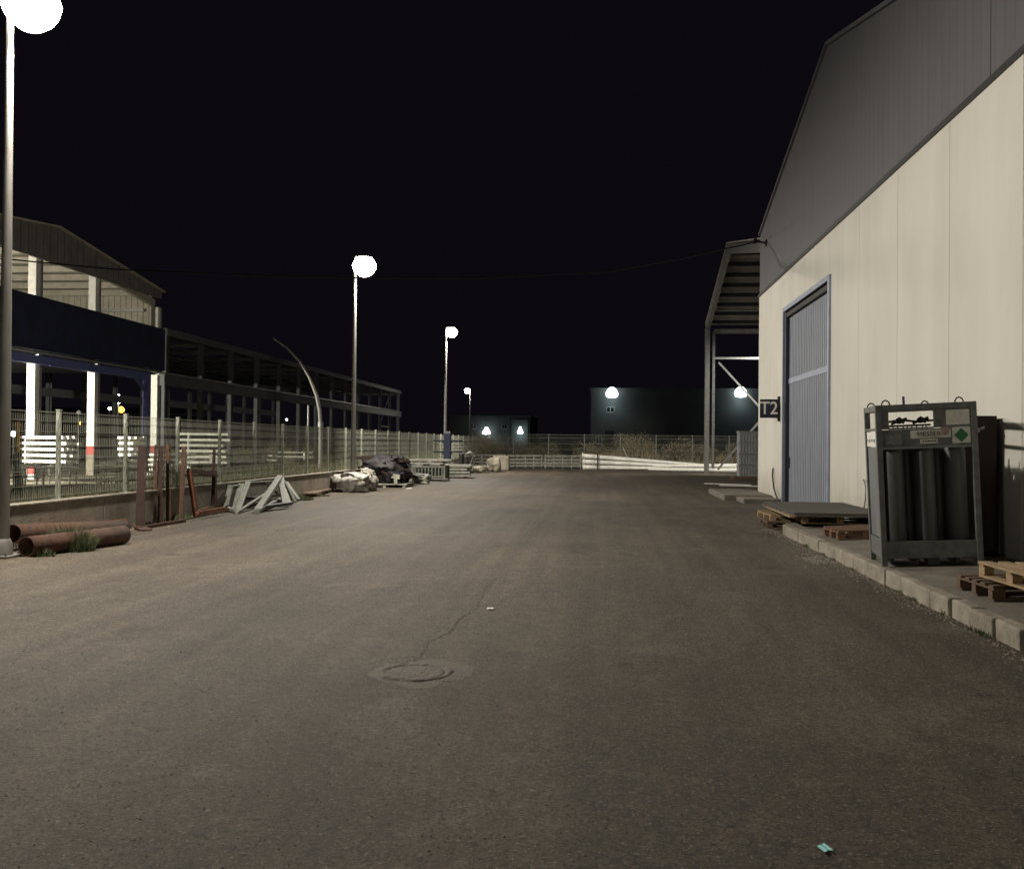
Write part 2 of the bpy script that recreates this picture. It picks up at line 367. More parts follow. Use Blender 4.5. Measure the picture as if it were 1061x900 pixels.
# ------------------------------------------------------------------ right warehouse
t = thing('warehouse', 'cream panelled warehouse with dark grey gable on the right of the yard', 'warehouse', (WX, 22.2, 0))
BT = 6.36
D0, D1, DH = 21.8, 26.95, 5.25
mb = MB()
def wallpanel(y0, y1, z0, z1): mb.b2(WX, WX + .16, y0 + .007, y1 - .007, z0, z1)
y = 30.8; seams = [30.8, 28.4, D1]
ys = [D0, 19.35, 16.9, 14.45, 12.0, 9.6, 7.2, 3.85, 1.4, -1.05, -3.5, -5.95, -8.4]
wallpanel(29.1, 31.3, -.1, BT); wallpanel(D1, 29.1, -.1, BT); wallpanel(24.4, D1, DH, BT); wallpanel(D0, 24.4, DH, BT)
for a, b_ in zip(ys[1:], ys[:-1]): wallpanel(a, b_, -.1, BT)
mb.b2(WX + .17, 50, 31.14, 31.3, -.1, BT)
mb.build('wall', M['cream'], t, bevel=.004)
mb = MB(); mb.b2(WX + .15, WX + .22, D1 + .01, 31.12, -.1, BT - .01); mb.b2(WX + .15, WX + .22, -8.4, D0 - .01, -.1, BT - .01); mb.b2(WX + .152, WX + .22, D0, D1, DH + .05, BT - .01)
mb.build('panel_backing', 'seam', t)
# gable cladding with shallow ribs
mb = MB()
def gable(yc, y0, y1, ez=8.25, rz=10.6):
    mb.prism_x([(y0, BT + .03), (y1, BT + .03), (y1, ez), (yc, rz), (y0, ez)], WX + .02, WX + .12)
    y = y0 + .3
    while y < y1 - .05:
        top = ez + (rz - ez) * (1 - abs(y - yc) / (y1 - yc)) if y > yc else ez + (rz - ez) * (1 - abs(y - yc) / (yc - y0))
        mb.b2(WX + .0185, WX + .0215, y - .008, y + .008, BT + .05, top - .06); y += .3
gable(22.2, 13.05, 31.32); gable(3.6, -5.7, 13.03)
mb.build('gable_cladding', 'cladding', t)
mb = MB(); mb.b2(WX - .035, WX + .13, -8.4, 31.36, BT - .05, BT + .035)
mb.build('drip_flashing', 'darksteel', t)
mb = MB()
for yc, y0, y1 in ((22.2, 13.05, 31.32), (3.6, -5.7, 13.03)):
    mb.slab([(WX - .04, y0, 8.27), (50, y0, 8.27), (50, yc, 10.62), (WX - .04, yc, 10.62)], .08)
    mb.slab([(WX - .04, yc, 10.62), (50, yc, 10.62), (50, y1, 8.27), (WX - .04, y1, 8.27)], .08)
mb.build('roof', 'cladding', t)
mb = MB(); mb.b2(WX + .17, 50, 31.145, 31.305, BT + .01, 8.15); mb.build('side_cladding', 'cladding', t)
# sliding door in its recess
mb = MB(); mb.b2(WX + .10, WX + .15, D0 + .03, D1 - .03, .02, DH - .18)
n = 26
for i in range(n):
    yy = D0 + .12 + i * (D1 - D0 - .24) / (n - 1); mb.b2(WX + .088, WX + .101, yy - .05, yy + .05, .04, DH - .2)
d = mb.build('sliding_door', 'door', t, bevel=.004)
mb = MB(); mb.b2(WX + .075, WX + .087, D0 + .06, D1 - .06, 3.28, 3.42); mb.build('cross_strip', 'doorframe', d)
mb = MB(); mb.box((WX + .06, D1 - .35, 1.15), (.04, .05, .3)); mb.build('handle', 'black', d)
mb = MB(); mb.b2(WX - .05, WX + .16, D0 - .16, D0, 0, DH + .12); mb.b2(WX - .05, WX + .16, D0, D1 + .02, DH, DH + .12)
mb.b2(WX - .05, WX + .16, D1 + .021, D1 + .1, 0, DH + .12)
mb.build('door_frame', 'doorframe', t, bevel=.006)
mb = MB(); mb.b2(WX + .0, WX + .10, D1 - .17, D1 + .018, 0, DH - .01); mb.build('guide_channel', 'navy', t)
mb = MB(); mb.b2(WX + .01, WX + .09, D0 + .01, D1 - .2, DH - .16, DH - .04); mb.build('track_rail', 'black', t)
mb = MB(); mb.b2(WX + .25, 50, -8.4, 31.1, -.06, -.01); mb.build('floor_slab', 'concrete', t)

# T2 sign
sg = thing('hanging_sign', 'dark square sign reading T2 projecting from the cream wall left of the door', 'sign', (WX, 27.6, 2.3))
p0, p1 = at(787.5, 413.5, Y=27.6), at(806.5, 433, Y=27.6)
mb = MB(); mb.b2(p0.x, WX - .06, 27.585, 27.615, p1.z, p0.z); mb.build('panel', 'navy', sg, bevel=.004)
mb = MB(); mb.b2(WX - .06, WX - .004, 27.55, 27.65, p1.z - .09, p0.z + .08); mb.build('bracket', 'black', sg)
text_mesh('lettering', 'T2', .50, 'white', sg, Vector(((p0.x + WX - .06) / 2, 27.581, (p0.z + p1.z) / 2)) - Vector(sg.location), (R(90), 0, 0), .002, sx=.92, bold=.004)

# hose by the jamb
mb = MB(); mb.path([(WX - .02, 28.5, .95), (WX - .06, 28.35, .75), (WX - .08, 28.0, .4), (WX - .1, 27.5, .2), (WX - .12, 27.1, .1), (WX - .1, 26.9, .03)], .022, 8)
tag(mb.build('hose', 'black'), 'thin dark hose hanging down the wall beside the blue door', 'hose')
mb = MB(); mb.path([(WX - .01, 18.9, .95), (WX - .05, 18.75, .98), (WX - .05, 18.6, .85), (WX - .05, 18.6, .6), (WX - .05, 18.7, .45), (WX - .01, 18.85, .4)], .012, 8)
tag(mb.build('cable_loop', 'galv'), 'small pale cable loop on the cream wall near the gas bottle cage', 'cable')

# overhead cable from the eave across the yard
A0 = Vector((WX - .25, 30.1, 7.85))
ctl = [A0, Vector((2.6, 29.2, 7.22)), Vector((.3, 28.8, 6.72)), Vector((-3.5, 27.8, 6.38)), Vector((-6.5, 27.2, 6.3)), Vector((-9, 26.8, 6.28)), Vector((-14, 26.6, 6.5)), Vector((-19, 27.5, 7.1)), Vector((-22, 28.2, 7.6))]
mb = MB(); mb.path(ctl, .022, 8)
tag(mb.build('overhead_cable', 'black'), 'thin overhead cable sagging across the yard from the warehouse gable', 'cable')
br = MB(); br.tube((WX + .02, 30.1, 7.8), (WX - .34, 30.1, 7.87), .03); br.box((WX - .32, 30.1, 7.87), (.1, .08, .14)); br.box((WX - .005, 30.1, 7.8), (.02, .16, .2))
br.build('cable_bracket', 'black', t)

# ------------------------------------------------------------------ canopy beyond the warehouse
t = thing('open_canopy', 'tall open steel canopy with grey purlins beyond the warehouse corner', 'canopy', (6.0, 45, 0))
ex = 5.78; YE, YR, YN = 54.4, 45.6, 31.9; EZ, RZ = 8.38, 11.0
mb = MB(); mb.slab([(ex, YR, RZ), (46, YR, RZ), (46, YE + .3, EZ - .05), (ex, YE + .3, EZ - .05)], .05); mb.slab([(ex, YN - .2, 8.35), (46, YN - .2, 8.35), (46, YR, RZ), (ex, YR, RZ)], .05)
mb.build('roof', 'canopysheet', t)
mb = MB()
for k in range(8):
    f = (k + .5) / 8; yy = YR + (YE - YR) * f; zz = RZ + (EZ - RZ) * f - .25
    mb.b2(ex + .05, 46, yy - .09, yy + .09, zz - .02, zz + .17)
    yy = YR + (YN - YR) * f; zz = RZ + (8.35 - RZ) * f - .25
    mb.b2(ex + .05, 46, yy - .09, yy + .09, zz - .11, zz + .13)
mb.build('purlin', 'darksteel', t)  # real purlins, coloured dark to carry the shadow lines between the roof bands
for xx in (ex, ex + 8.5, ex + 17, ex + 25.5, ex + 34):
    mb = MB(); mb.bar((xx + .1, YR, RZ - .28), (xx + .1, YE, EZ - .25), .2, .42); mb.build('rafter', 'galv', t); mb = MB(); mb.bar((xx + .1, YR, RZ - .28), (xx + .1, YN, 8.1), .2, .42); mb.build('rafter', 'galv', t)
    mb = MB(); mb.b2(xx - .02, xx + .22, YE - .17, YE - .13, 0, EZ - .3); mb.b2(xx - .02, xx + .22, YE + .13, YE + .17, 0, EZ - .3); mb.b2(xx + .08, xx + .12, YE - .128, YE + .128, 0, EZ - .3)
    mb.build('column', 'galv', t)
    mb = MB(); mb.b2(xx + .38, xx + .52, YE - .08, YE + .08, .3, EZ - .5); mb.build('downpipe', 'galv', t)
mb = MB()
xr = 9.05
mb.bar((6.5, YE, 6.2), (xr, YE, 3.4), .1, .1); mb.bar((6.5, YE, .25), (xr, YE, 3.3), .1, .1)
mb.bar((xr, YE + .12, 3.4), (11.6, YE + .12, 6.2), .1, .1); mb.bar((xr, YE + .12, 3.3), (11.6, YE + .12, .25), .1, .1)
mb.build('cross_brace', 'galv', t)
mb = MB(); mb.bar((6.3, YE + .25, 6.45), (40, YE + .25, 6.45), .12, .12); mb.bar((6.25, YE + .1, EZ - .45), (46, YE + .1, EZ - .45), .15, .25); mb.build('tie_beam', 'galv', t)
# unlit bulkhead lamp under the canopy edge
p = at(747.5, 308, Y=54.3)
l = thing('globe_lamp', 'unlit round glass lamp hanging under the canopy edge', 'lamp', p)
mb = MB(); mb.lathe(p - Vector((0, 0, .28)), [(.02, 0), (.2, .05), (.31, .2), (.34, .34), (.28, .5), (.12, .6)], 20); mb.build('globe', mat('frosted_glass', (.45, .47, .45), .2), l)
mb = MB(); mb.tube(p + Vector((0, 0, .3)), (p.x, p.y, 8.3), .03); mb.bar(p + Vector((.25, 0, .42)), p + Vector((1.1, 0, .5)), .16, .14); mb.build('hanger', 'galv', l)

# stack of grey crates under the canopy
gname = 'grey crates stacked beneath the canopy'
lb = ['topmost grey crate of the stack beneath the canopy', 'second grey crate from the top beneath the canopy', 'third grey crate from the top beneath the canopy', 'bottom grey crate of the stack beneath the canopy']
cx = at(774, 490, Y=46).x
for k in range(4):
    z0 = .16 + k * .53
    c = thing('stacking_crate', lb[3 - k], 'crate', (cx, 46, z0), gname)
    mb = MB(); mb.b2(cx - .42, cx + .42, 45.6, 46.4, z0, z0 + .47)
    for i in range(6): mb.b2(cx - .36 + i * .13, cx - .31 + i * .13, 45.575, 45.601, z0 + .04, z0 + .43)
    mb.build('body', 'crate', c, bevel=.02)
    mb = MB(); mb.b2(cx - .45, cx + .45, 45.57, 46.43, z0 + .472, z0 + .52); mb.build('rim', 'crate', c, bevel=.01)
mb = MB(); mb.b2(cx - .7, cx + .6, 45.4, 46.6, 0.01, .05); mb.b2(cx - .7, cx + .6, 45.4, 45.5, .05, .11); mb.b2(cx - .7, cx + .6, 46.5, 46.6, .05, .11); mb.b2(cx - .7, cx + .6, 45.4, 46.6, .112, .155)
tag(mb.build('pallet', 'oldwood'), 'dark low pallet under the stack of grey crates', 'pallet')

# ------------------------------------------------------------------ gas bottle cage
CW, CD, CHh = 1.14, .78, 1.92
c = thing('bottle_cage', 'tall grey steel cage of upright gas bottles standing on the pavement by the wall', 'gas bottle cage', (0, 0, 0))
for x in (0, CW):
    for y in (0, CD): mb = MB(); mb.b2(x - .035, x + .035, y - .035, y + .035, 0, CHh); mb.build('corner_post', 'cagegrey', c, bevel=.006)
mb = MB()
mb.b2(.036, CW - .036, -.03, .03, CHh - .07, CHh - .001); mb.b2(.036, CW - .036, CD - .03, CD + .03, CHh - .07, CHh - .001)
for x in (0, CW): mb.b2(x - .03, x + .03, .036, CD - .036, CHh - .07, CHh - .001); mb.b2(x - .028, x + .028, .036, CD - .036, CHh - .30, CHh - .27)
mb.build('top_rail', 'cagegrey', c, bevel=.005)
mb = MB(); mb.b2(.036, CW - .036, -.024, -.004, .10, .30); mb.b2(.036, CW - .036, CD + .004, CD + .024, .10, .30)
for x in (-.015, CW + .015): mb.b2(x - .01, x + .01, .036, CD - .036, .10, .32)
mb.b2(.0, CW, .0, CD, .10, .135)
mb.build('base_skirt', 'cagegrey', c, bevel=.004)
mb = MB()
for x in (.36, .84): mb.b2(x - .28, x - .24, .0, CD, .03, .098); mb.b2(x + .02, x + .06, .0, CD, .03, .098)
mb.b2(.52, .66, -.02, .06, .02, .098)
mb.build('fork_pocket', 'darksteel', c)
# header: front sheet with a window, plates
mb = MB(); z1 = CHh - .07
mb.b2(.036, .125, -.022, -.008, CHh - .29, z1); mb.b2(.66, CW - .036, -.022, -.008, CHh - .29, z1)
mb.b2(.125, .66, -.022, -.008, CHh - .295, CHh - .275)
mb.b2(.036, CW - .036, -.024, -.006, CHh - .50, CHh - .297)
mb.build('header_panel', 'cagegrey', c, bevel=.003)
mb = MB(); mb.b2(.036, CW - .036, -.03, .0, CHh - .53, CHh - .503); mb.build('header_rail', 'cageside', c)
mb = MB(); mb.b2(-.012, .008, .09, CD - .05, .33, CHh - .5); mb.build('side_sheet', 'cageside', c)
mb = MB(); mb.b2(-.02, -.0, .05, CD - .05, CHh - .49, CHh - .31); mb.build('side_plate', 'white', c)
mb = MB()
for i in range(5): mb.b2(.7 + 0, .7 + .02, 0, 0.01, 0, 0.001)
mb = MB(); mb.b2(.81, 1.085, -.030, -.024, CHh - .265, CHh - .09); mb.build('blank_plate', 'plate', c)
mb = MB(); mb.b2(.075, .27, -.030, -.0245, CHh - .47, CHh - .36); mb.build('worn_plate', mat('worn_label', (.2, .2, .19), .7, 0, (.1, .1, .1), 30), c)
mb = MB(); mb.b2(.38, .86, -.031, -.0245, CHh - .41, CHh - .315); np_ = mb.build('name_plate', 'plate', c)
text_mesh('lettering', 'MESSER', .078, 'black', np_, (.60, -.0325, CHh - .363), (R(90), 0, 0), .001, sx=1.12, bold=.0)
mb = MB(); mb.b2(.49, .70, -.031, -.0245, CHh - .475, CHh - .42); npp = mb.build('small_plate', 'plate', c)
mb = MB()
for i in range(6): mb.b2(.52 + i * .027, .536 + i * .027 + .004 * (i % 3), -.0325, -.0308, CHh - .452, CHh - .437)
mb.build('worn_print', 'darksteel', npp)
for i in range(4): mb = MB(); mb.b2(-.0225, -.0195, .15 + i * .17, .15 + i * .17 + .11, CHh - .44 + .012 * (i % 2), CHh - .40); mb.build('worn_print', 'cageside', c)
mb = MB(); mb.b2(.875, 1.085, -.0315, -.0245, CHh - .48, CHh - .30); hz = mb.build('hazard_plate', 'plate', c)
mb = MB(); cz = CHh - .39; mb.add([(.98 - .085, -.034, cz), (.98, -.034, cz - .085), (.98 + .085, -.034, cz), (.98, -.034, cz + .085)], [(0, 1, 2, 3)]); mb.build('green_diamond', 'green', hz)
mb = MB(); mb.lathe((0, 0, 0), [(.05, -.0015), (.05, .0015)], 16); 
for v in mb.v: v.xyz = (v.x, v.z, v.y)
mb.v = [v + Vector((.79, -.0345, CHh - .335)) for v in mb.v]; mb.build('round_sticker', mat('pink_sticker', (.42, .3, .28), .6), c)
# bottles in staggered rows
def bottle(x, y, r, h):
    mb = MB(); mb.lathe((x, y, .137), [(r * .9, 0), (r, .03), (r, h - .12), (r * .93, h - .06), (r * .7, h - .01), (r * .3, h + .03), (r * .22, h + .06)], 24)
    o = mb.build('gas_bottle', 'bottle', c)
    mb = MB(); mb.tube((x, y, .137 + h + .05), (x, y, .137 + h + .13), .018); mb.tube((x - .035, y, .137 + h + .1), (x + .035, y, .137 + h + .1), .014)
    mb.build('valve', 'darksteel', o)
for x in (.19, .565, .94): bottle(x, .19, .13, 1.31)
for x in (.377, .753): bottle(x, .37, .12, 1.31)
for x in (.19, .565, .94): bottle(x, .60, .125, 1.31)
# manifold seen through the window
mb = MB()
zc = CHh - .2
mb.path([(.15, .12, zc), (.3, .13, zc + .02), (.5, .14, zc - .01), (.7, .13, zc)], .013, 8)
mb.path([(.15, .3, zc - .05), (.7, .3, zc - .05)], .012, 8)
for i in range(9): x = .17 + i * .06 + random.uniform(-.012, .012); mb.path([(x, .3, zc - .045), (x + random.uniform(-.01, .01), .28, zc - .1)], .009, 6)
for x in (.26, .52): 
    mb.lathe((x, .05, zc - .03), [(.02, 0), (.045, .02), (.045, .05), (.02, .07)], 12)
    mb.path([(x + .02, .06, zc), (x + .1, .05, zc + .03)], .02, 8); mb.path([(x - .02, .06, zc), (x - .09, .05, zc - .03)], .016, 8)
    mb.box((x + .03, .05, zc + .01), (.09, .04, .05), (0, .5, 0))
mb.build('valve_manifold', 'black', c)
for k, (x, y) in enumerate(((.10, 0), (.98, 0), (.06, CD), (.75, CD))):
    mb = MB(); mb.path([Vector((x - .05 + .05 - .05 * math.cos(a), y, CHh - .005 + .06 * math.sin(a))) for a in [math.pi * i / 8 for i in range(9)]], .009, 8); mb.build('lifting_ring', 'darksteel', c)
mb = MB(); mb.tube((.46, CD - .1, CHh - .07), (.46, CD - .1, CHh + .12), .017); mb.build('mast', 'darksteel', c)
pc = at(913, 587, Z=KH + .0)
place(c, (3.38, 11.85, KH + .004), R(-6), (0, R(-2.8))); c.scale = (.93, 1, 1)

# dark brown locker behind the cage
t = thing('steel_locker', 'dark brown steel locker against the wall behind the gas bottle cage', 'locker', (4.72, 13.3, pz(4.72)))
mb = MB(); mb.b2(4.50, WX - .07, 12.55, 13.3, pz(4.6) - .02, 2.0); mb.build('body', 'brown', t, bevel=.008)
mb = MB(); mb.b2(4.53, WX - .10, 12.53, 12.548, .3, 1.96); dd = mb.build('door', 'brown', t, bevel=.004)
mb = MB(); mb.box((4.66, 12.51, 1.82), (.09, .03, .05)); mb.tube((4.68, 12.52, 1.82), (4.76, 12.49, 1.85), .018); mb.build('handle', 'galv', dd)

# ------------------------------------------------------------------ pallets
def make_pallet(label, m, L=1.2, W=.8, group=None):
    p = thing('pallet', label, 'pallet', (0, 0, 0), group)
    mb = MB()
    for i in range(5): y = -W / 2 + .05 + i * (W - .1) / 4; mb.box((0, y, .133), (L, random.choice((.098, .12)), .022), (0, random.uniform(-.004, .004), random.uniform(-.01, .01)))
    mb.build('deck_board', m, p, bevel=.002)
    mb = MB()
    for x in (-L / 2 + .05, 0, L / 2 - .05): mb.box((x, 0, .111), (.095, W, .021))
    for x in (-L / 2 + .05, 0, L / 2 - .05):
        for y in (-W / 2 + .05, 0, W / 2 - .05): mb.box((x, y, .061), (.12, .09, .078))
    mb.build('block', m, p, bevel=.003)
    mb = MB()
    for y in (-W / 2 + .05, 0, W / 2 - .05): mb.box((0, y, .011), (L, .1, .021))
    mb.build('bottom_board', m, p, bevel=.002)
    return p
gp = 'pallets left along the pavement'
pl = make_pallet('lower brown pallet at the pavement edge right of the gas bottle cage', 'oldwood', group=gp); place(pl, (4.20, 9.70, pz(4.20) + .002), R(3), (0, R(-2.8)))
pl = make_pallet('upper pale wooden pallet lying askew on the lower one right of the cage', 'wood', group=gp); place(pl, (4.04, 9.02, pz(4.2) + .160), R(93), (0, 0))
mb = MB(); mb.box((4.0, 8.62, pz(4.0) + .05), (.75, .1, .09), (0, R(-2.8), .1)); mb.box((4.05, 8.68, pz(4.05) + .125), (.6, .09, .06), (0, R(-2.8), -.05))
tag(mb.build('timber_block', 'beamlight', bevel=.004), 'pale timber blocks propping the near end of the upper pale pallet', 'timber block')
pl = make_pallet('reddish broken pallet on the pavement left of the gas bottle cage', 'woodor', group=gp, L=.85, W=.8); place(pl, (4.0, 15.4, pz(3.95) + .002), R(3), (0, R(-2.8)))
pl = make_pallet('pale pallet under the near half of the dark sheet beside the door', 'wood', group=gp, W=1.2, L=1.3); place(pl, (4.2, 17.9, .03 + pz(4.1)), R(-2), (0, 0))
pl = make_pallet('pale pallet under the far half of the dark sheet beside the door', 'wood', group=gp, L=1.4, W=1.3); place(pl, (4.0, 19.9, .12), R(2))
pl = make_pallet('worn pallet on the asphalt beneath the far pale pallet', 'oldwood', group=gp, L=1.4, W=1.2); place(pl, (3.95, 19.6, .0), R(-3))
mb = MB(); mb.box((4.17, 18.75, .395), (1.62, 3.35, .035), (0, 0, R(1))); mb.box((4.17, 18.75, .432), (1.6, 3.3, .03), (0, 0, R(-.4)))
tag(mb.build('dark_board', 'mattop', bevel=.006), 'large dark flat board resting on pallets in front of the blue door', 'board')
mb = MB(); mb.bar((3.36, 17.3, .36), (3.42, 20.5, .36), .09, .03)
tag(mb.build('timber_plank', 'wood'), 'pale timber plank along the left edge of the dark board', 'plank')

# ------------------------------------------------------------------ street lamps
LP = []
def street_lamp(base, zt, label, power, facing=1, group='street lamps along the fence', lens='lampwarm', head=.38, col=(1.0, .915, .79), light=True):
    t = thing('street_lamp', label, 'street lamp', base, group); b = Vector(base)
    mb = MB(); mb.path([b + Vector((0, 0, .03)), b + Vector((0, 0, zt * .5)), b + Vector((0, 0, zt))], [.088, .068, .045], 16); mb.build('pole', 'polest', t)
    mb = MB(); mb.b2(b.x - .19, b.x + .19, b.y - .19, b.y + .19, b.z, b.z + .03); mb.lathe(b + Vector((0, 0, .03)), [(.13, 0), (.12, .16), (.092, .22)], 16)
    for sx in (-.14, .14):
        for sy in (-.14, .14): mb.tube(b + Vector((sx, sy, .03)), b + Vector((sx, sy, .07)), .018, n=6)
    mb.build('base_plate', 'polest', t)
    hx = .3 * facing; hc = b + Vector((hx, 0, zt))
    mb = MB(); mb.path([b + Vector((0, 0, zt - .03)), b + Vector((0, 0, zt + head * .9)), hc + Vector((0, 0, head * 1.08))], .03, 8); mb.build('arm', 'polest', t)
    mb = MB(); mb.lathe(hc, [(head * .62, head * .80), (head * .60, head * .90), (head * .4, head * 1.02), (.03, head * 1.1)], 24); hd = mb.build('lamp_housing', 'polest', t)
    mb = MB(); r = head
    mb.lathe(hc, [(.02, -r * .82), (r * .4, -r * .74), (r * .72, -r * .5), (r * .92, -r * .2), (r, .05), (r * .93, r * .4), (r * .62, r * .79)], 24); mb.build('lens', lens, hd)
    if light:
        spot('lamp_light', t, hc + Vector((0, 0, -r - .04)), hc + Vector((3.6 * facing, 0, -8)), power, col, 176, .5, .16)
    return t
b1 = at(2.5, 577, Z=0); b2 = at(365.5, 509, Z=0); b3 = at(459, 492, Z=0); b3.x = -8.1; b3.y = 50
street_lamp((b1.x, b1.y, 0), 7.42, 'nearest lit street lamp, tall grey pole at the left edge of the yard', 4300)
street_lamp((b2.x, b2.y, 0), 7.22, 'middle lit street lamp rising behind the white wrapped bundle', 4300)
street_lamp((b3.x, b3.y, 0), 7.35, 'third lit street lamp beside the blue cantilever rack', 4300, head=.30)
street_lamp((-8.3, -5.2, 0), 7.4, 'added unseen fill lamp behind the viewpoint, lifting the wall shadow beside the cage', 300)  # added fill, modelled as one more row lamp, lifts the wall shadow by the cage
p = at(486.5, 480, Y=100)
street_lamp((p.x, 100, 0), 7.0, 'distant lit street lamp beyond the end of the fence', 1200, head=.30, facing=-1)

# ------------------------------------------------------------------ left low wall and fence
FY0, FY1 = 4.0, 67.5
t = thing('low_wall', 'low pale concrete wall under the mesh fence on the left', 'wall', (FX, 30, 0))
mb = MB(); y = FY0
while y < FY1:
    y2 = min(y + 6.0, FY1); mb.b2(FX - .12, FX + .08, y + .006, y2 - .006, -.1, .60); y = y2
mb.build('wall_panel', 'concrete', t, bevel=.01)
mb = MB(); mb.b2(FX - .14, FX + .10, FY0, FY1, .602, .635); mb.build('coping', 'kerb', t, bevel=.008)
t = thing('mesh_fence', 'grey welded mesh fence standing on the low concrete wall at left', 'fence', (FX, 30, .635))
fx = FX - .02; yy = 16.92 - 2.19 * 6; posts = []
proto = None; k = 0
while yy < FY1:
    if proto is None:
        mb = MB(); mb.b2(fx - .03, fx + .03, yy - .03, yy + .03, .637, 2.05); mb.b2(fx - .034, fx + .034, yy - .034, yy + .034, 2.051, 2.07); mb.b2(fx - .07, fx + .07, yy - .07, yy + .07, .636, .65)
        proto = mb.build('post', 'postgreen', t); y0p = yy
    else:
        q = proto.copy(); COL.objects.link(q); q.parent = t; q.location = (0, yy - y0p, 0)
    posts.append(yy); yy += 2.19
mb = MB(); wr = .0028
for a in posts[:-1]:
    b_ = a + 2.19
    n = 38
    for i in range(1, n):
        y = a + .03 + (2.13) * i / n; mb.bar((fx + .035, y, .68), (fx + .035, y, 2.03), wr * 1.5)
    for z in (.70, .88, 1.06, 1.10, 1.29, 1.48, 1.67, 1.71, 1.88, 2.02): mb.bar((fx + .04, a + .03, z), (fx + .04, b_ - .03, z), wr * 1.8)
mb.build('mesh_panel', 'wire', t)

# far fence across the end of the yard
t = thing('far_fence', 'long mesh fence closing the far end of the yard before the scrub', 'fence', (0, 68, 0))
mb = MB(); mb.b2(FX - 60, 60, 67.95, 68.1, -.1, .3); mb.build('plinth', 'concrete', t)
proto = None; x = FX; xs = []
while x < 45:
    if proto is None:
        mb = MB(); mb.b2(x - .03, x + .03, 67.97, 68.03, .3, 2.28); proto = mb.build('post', 'greengrey', t); x0p = x
    else:
        q = proto.copy(); COL.objects.link(q); q.parent = t; q.location = (x - x0p, 0, 0)
    x += 2.5
mb = MB(); x = FX
while x < 45: mb.bar((x, 67.96, .32), (x, 67.96, 2.25), .006); x += .075
for z in (.4, .8, 1.2, 1.6, 2.0, 2.24): mb.bar((FX, 67.955, z), (45, 67.955, z), .011)
mb.build('mesh_panel', 'wire', t)

# ------------------------------------------------------------------ scrub and grasses
def blade(mb, x, y, z, h, w, lean=.35):
    a = random.uniform(0, 6.28); dx, dy = math.cos(a), math.sin(a); l = random.uniform(0, lean) * h; b_ = random.uniform(0, 6.28)
    lx, ly = math.cos(b_) * l, math.sin(b_) * l
    mb.add([(x - dx * w, y - dy * w, z), (x + dx * w, y + dy * w, z), (x + lx * .4 + dx * w * .6, y + ly * .4 + dy * w * .6, z + h * .6), (x + lx, y + ly, z + h), (x + lx * .4 - dx * w * .6, y + ly * .4 - dy * w * .6, z + h * .6)], [(0, 1, 2, 4), (4, 2, 3)])
mb = MB()
for _ in range(26000):
    x = random.uniform(-34, 42); y = random.uniform(68.6, 78); hm = .75 + .5 * math.sin(x * .7) * math.sin(x * .23 + 1) + .18 * math.sin(x * 2.1 + y)
    blade(mb, x, y, 0, max(.25, random.uniform(.5, 1.25) * hm), .045)
tag(mb.build('dry_scrub', 'drygrass'), 'dry brown scrub growing beyond the far fence', 'scrub', kind='stuff')
mb = MB()
for _ in range(15000):
    y = random.uniform(17, 67) ; x = FX - .25 - random.random() ** 1.6 * 4.5
    if random.random() < .5 and y < 24: continue
    hm = .55 + .35 * math.sin(y * .8) * math.sin(y * .31)
    blade(mb, x, y, 0, max(.12, random.uniform(.45, 1.35) * hm), .016)
tag(mb.build('dry_grass', 'leftgrass'), 'dry grass behind the left mesh fence', 'grass', kind='stuff')
mb = MB()
def tuft(cx, cy, rx, ry, n, h, z=0, w=.006):
    for _ in range(n):
        a = random.uniform(0, 6.28); r = math.sqrt(random.random()); x = cx + math.cos(a) * r * rx; y = cy + math.sin(a) * r * ry
        blade(mb, x, y, z, h * random.uniform(.4, 1) * (1.15 - .6 * r), w, .9)
p = at(68, 571, Z=0); tuft(p.x, p.y + .1, .36, .26, 2600, .44, w=.004)
p = at(30, 578, Z=0); tuft(p.x, p.y + .2, .25, .1, 250, .16)
p = at(310, 518, Z=0); tuft(p.x, p.y, .4, .35, 500, .2)
p = at(325, 514, Z=0); tuft(p.x, p.y, .5, .35, 350, .13)
p = at(150, 545, Z=0); tuft(p.x - .1, p.y, .3, .2, 250, .16)
for _ in range(75):
    y = random.uniform(11, 58); tuft(FX + .16 + random.random() * .06, y, .09, random.uniform(.1, .5), random.randint(20, 90), random.uniform(.07, .26))
for _ in range(12):
    y = random.uniform(8, 17); tuft(KX - .03, y, .03, .12, 22, .07)
tag(mb.build('green_grass', 'grass'), 'green grass tufts along the foot of the left wall and pipes', 'grass', kind='stuff')
def bush(cx, cy, rx, ry, rz, n, label, group='bushes beyond the far fence'):
    t = thing('bush', label, 'bush', (cx, cy, 0), group)
    mb = MB(); cl = [(random.uniform(-.7, .7) * rx, random.uniform(-.6, .6) * ry, random.uniform(.25, .95) * rz, random.uniform(.25, .45)) for _ in range(16)]
    for _ in range(n):
        c_ = random.choice(cl); d = Vector((random.gauss(0, 1), random.gauss(0, 1), random.gauss(0, 1))).normalized() * random.random() ** .4 * c_[3]
        p = Vector((cx + c_[0] + d.x * rx, cy + c_[1] + d.y * ry, max(.03, c_[2] + d.z * rz)))
        s = random.uniform(.03, .08); q = Euler((random.uniform(0, 6), random.uniform(0, 6), 0)).to_matrix()
        mb.add([p + q @ Vector(v) for v in ((-s, 0, 0), (0, -s * .5, 0), (s, 0, 0), (0, s * .5, 0))], [(0, 1, 2, 3)])
    mb.build('foliage', 'drybush', t)
    mb = MB()
    for c_ in cl: mb.path([(cx, cy, 0), (cx + c_[0] * .4, cy + c_[1] * .4, c_[2] * .6), (cx + c_[0], cy + c_[1], c_[2])], [.03, .02, .008], 5)
    mb.build('stem', 'oldwood', t)
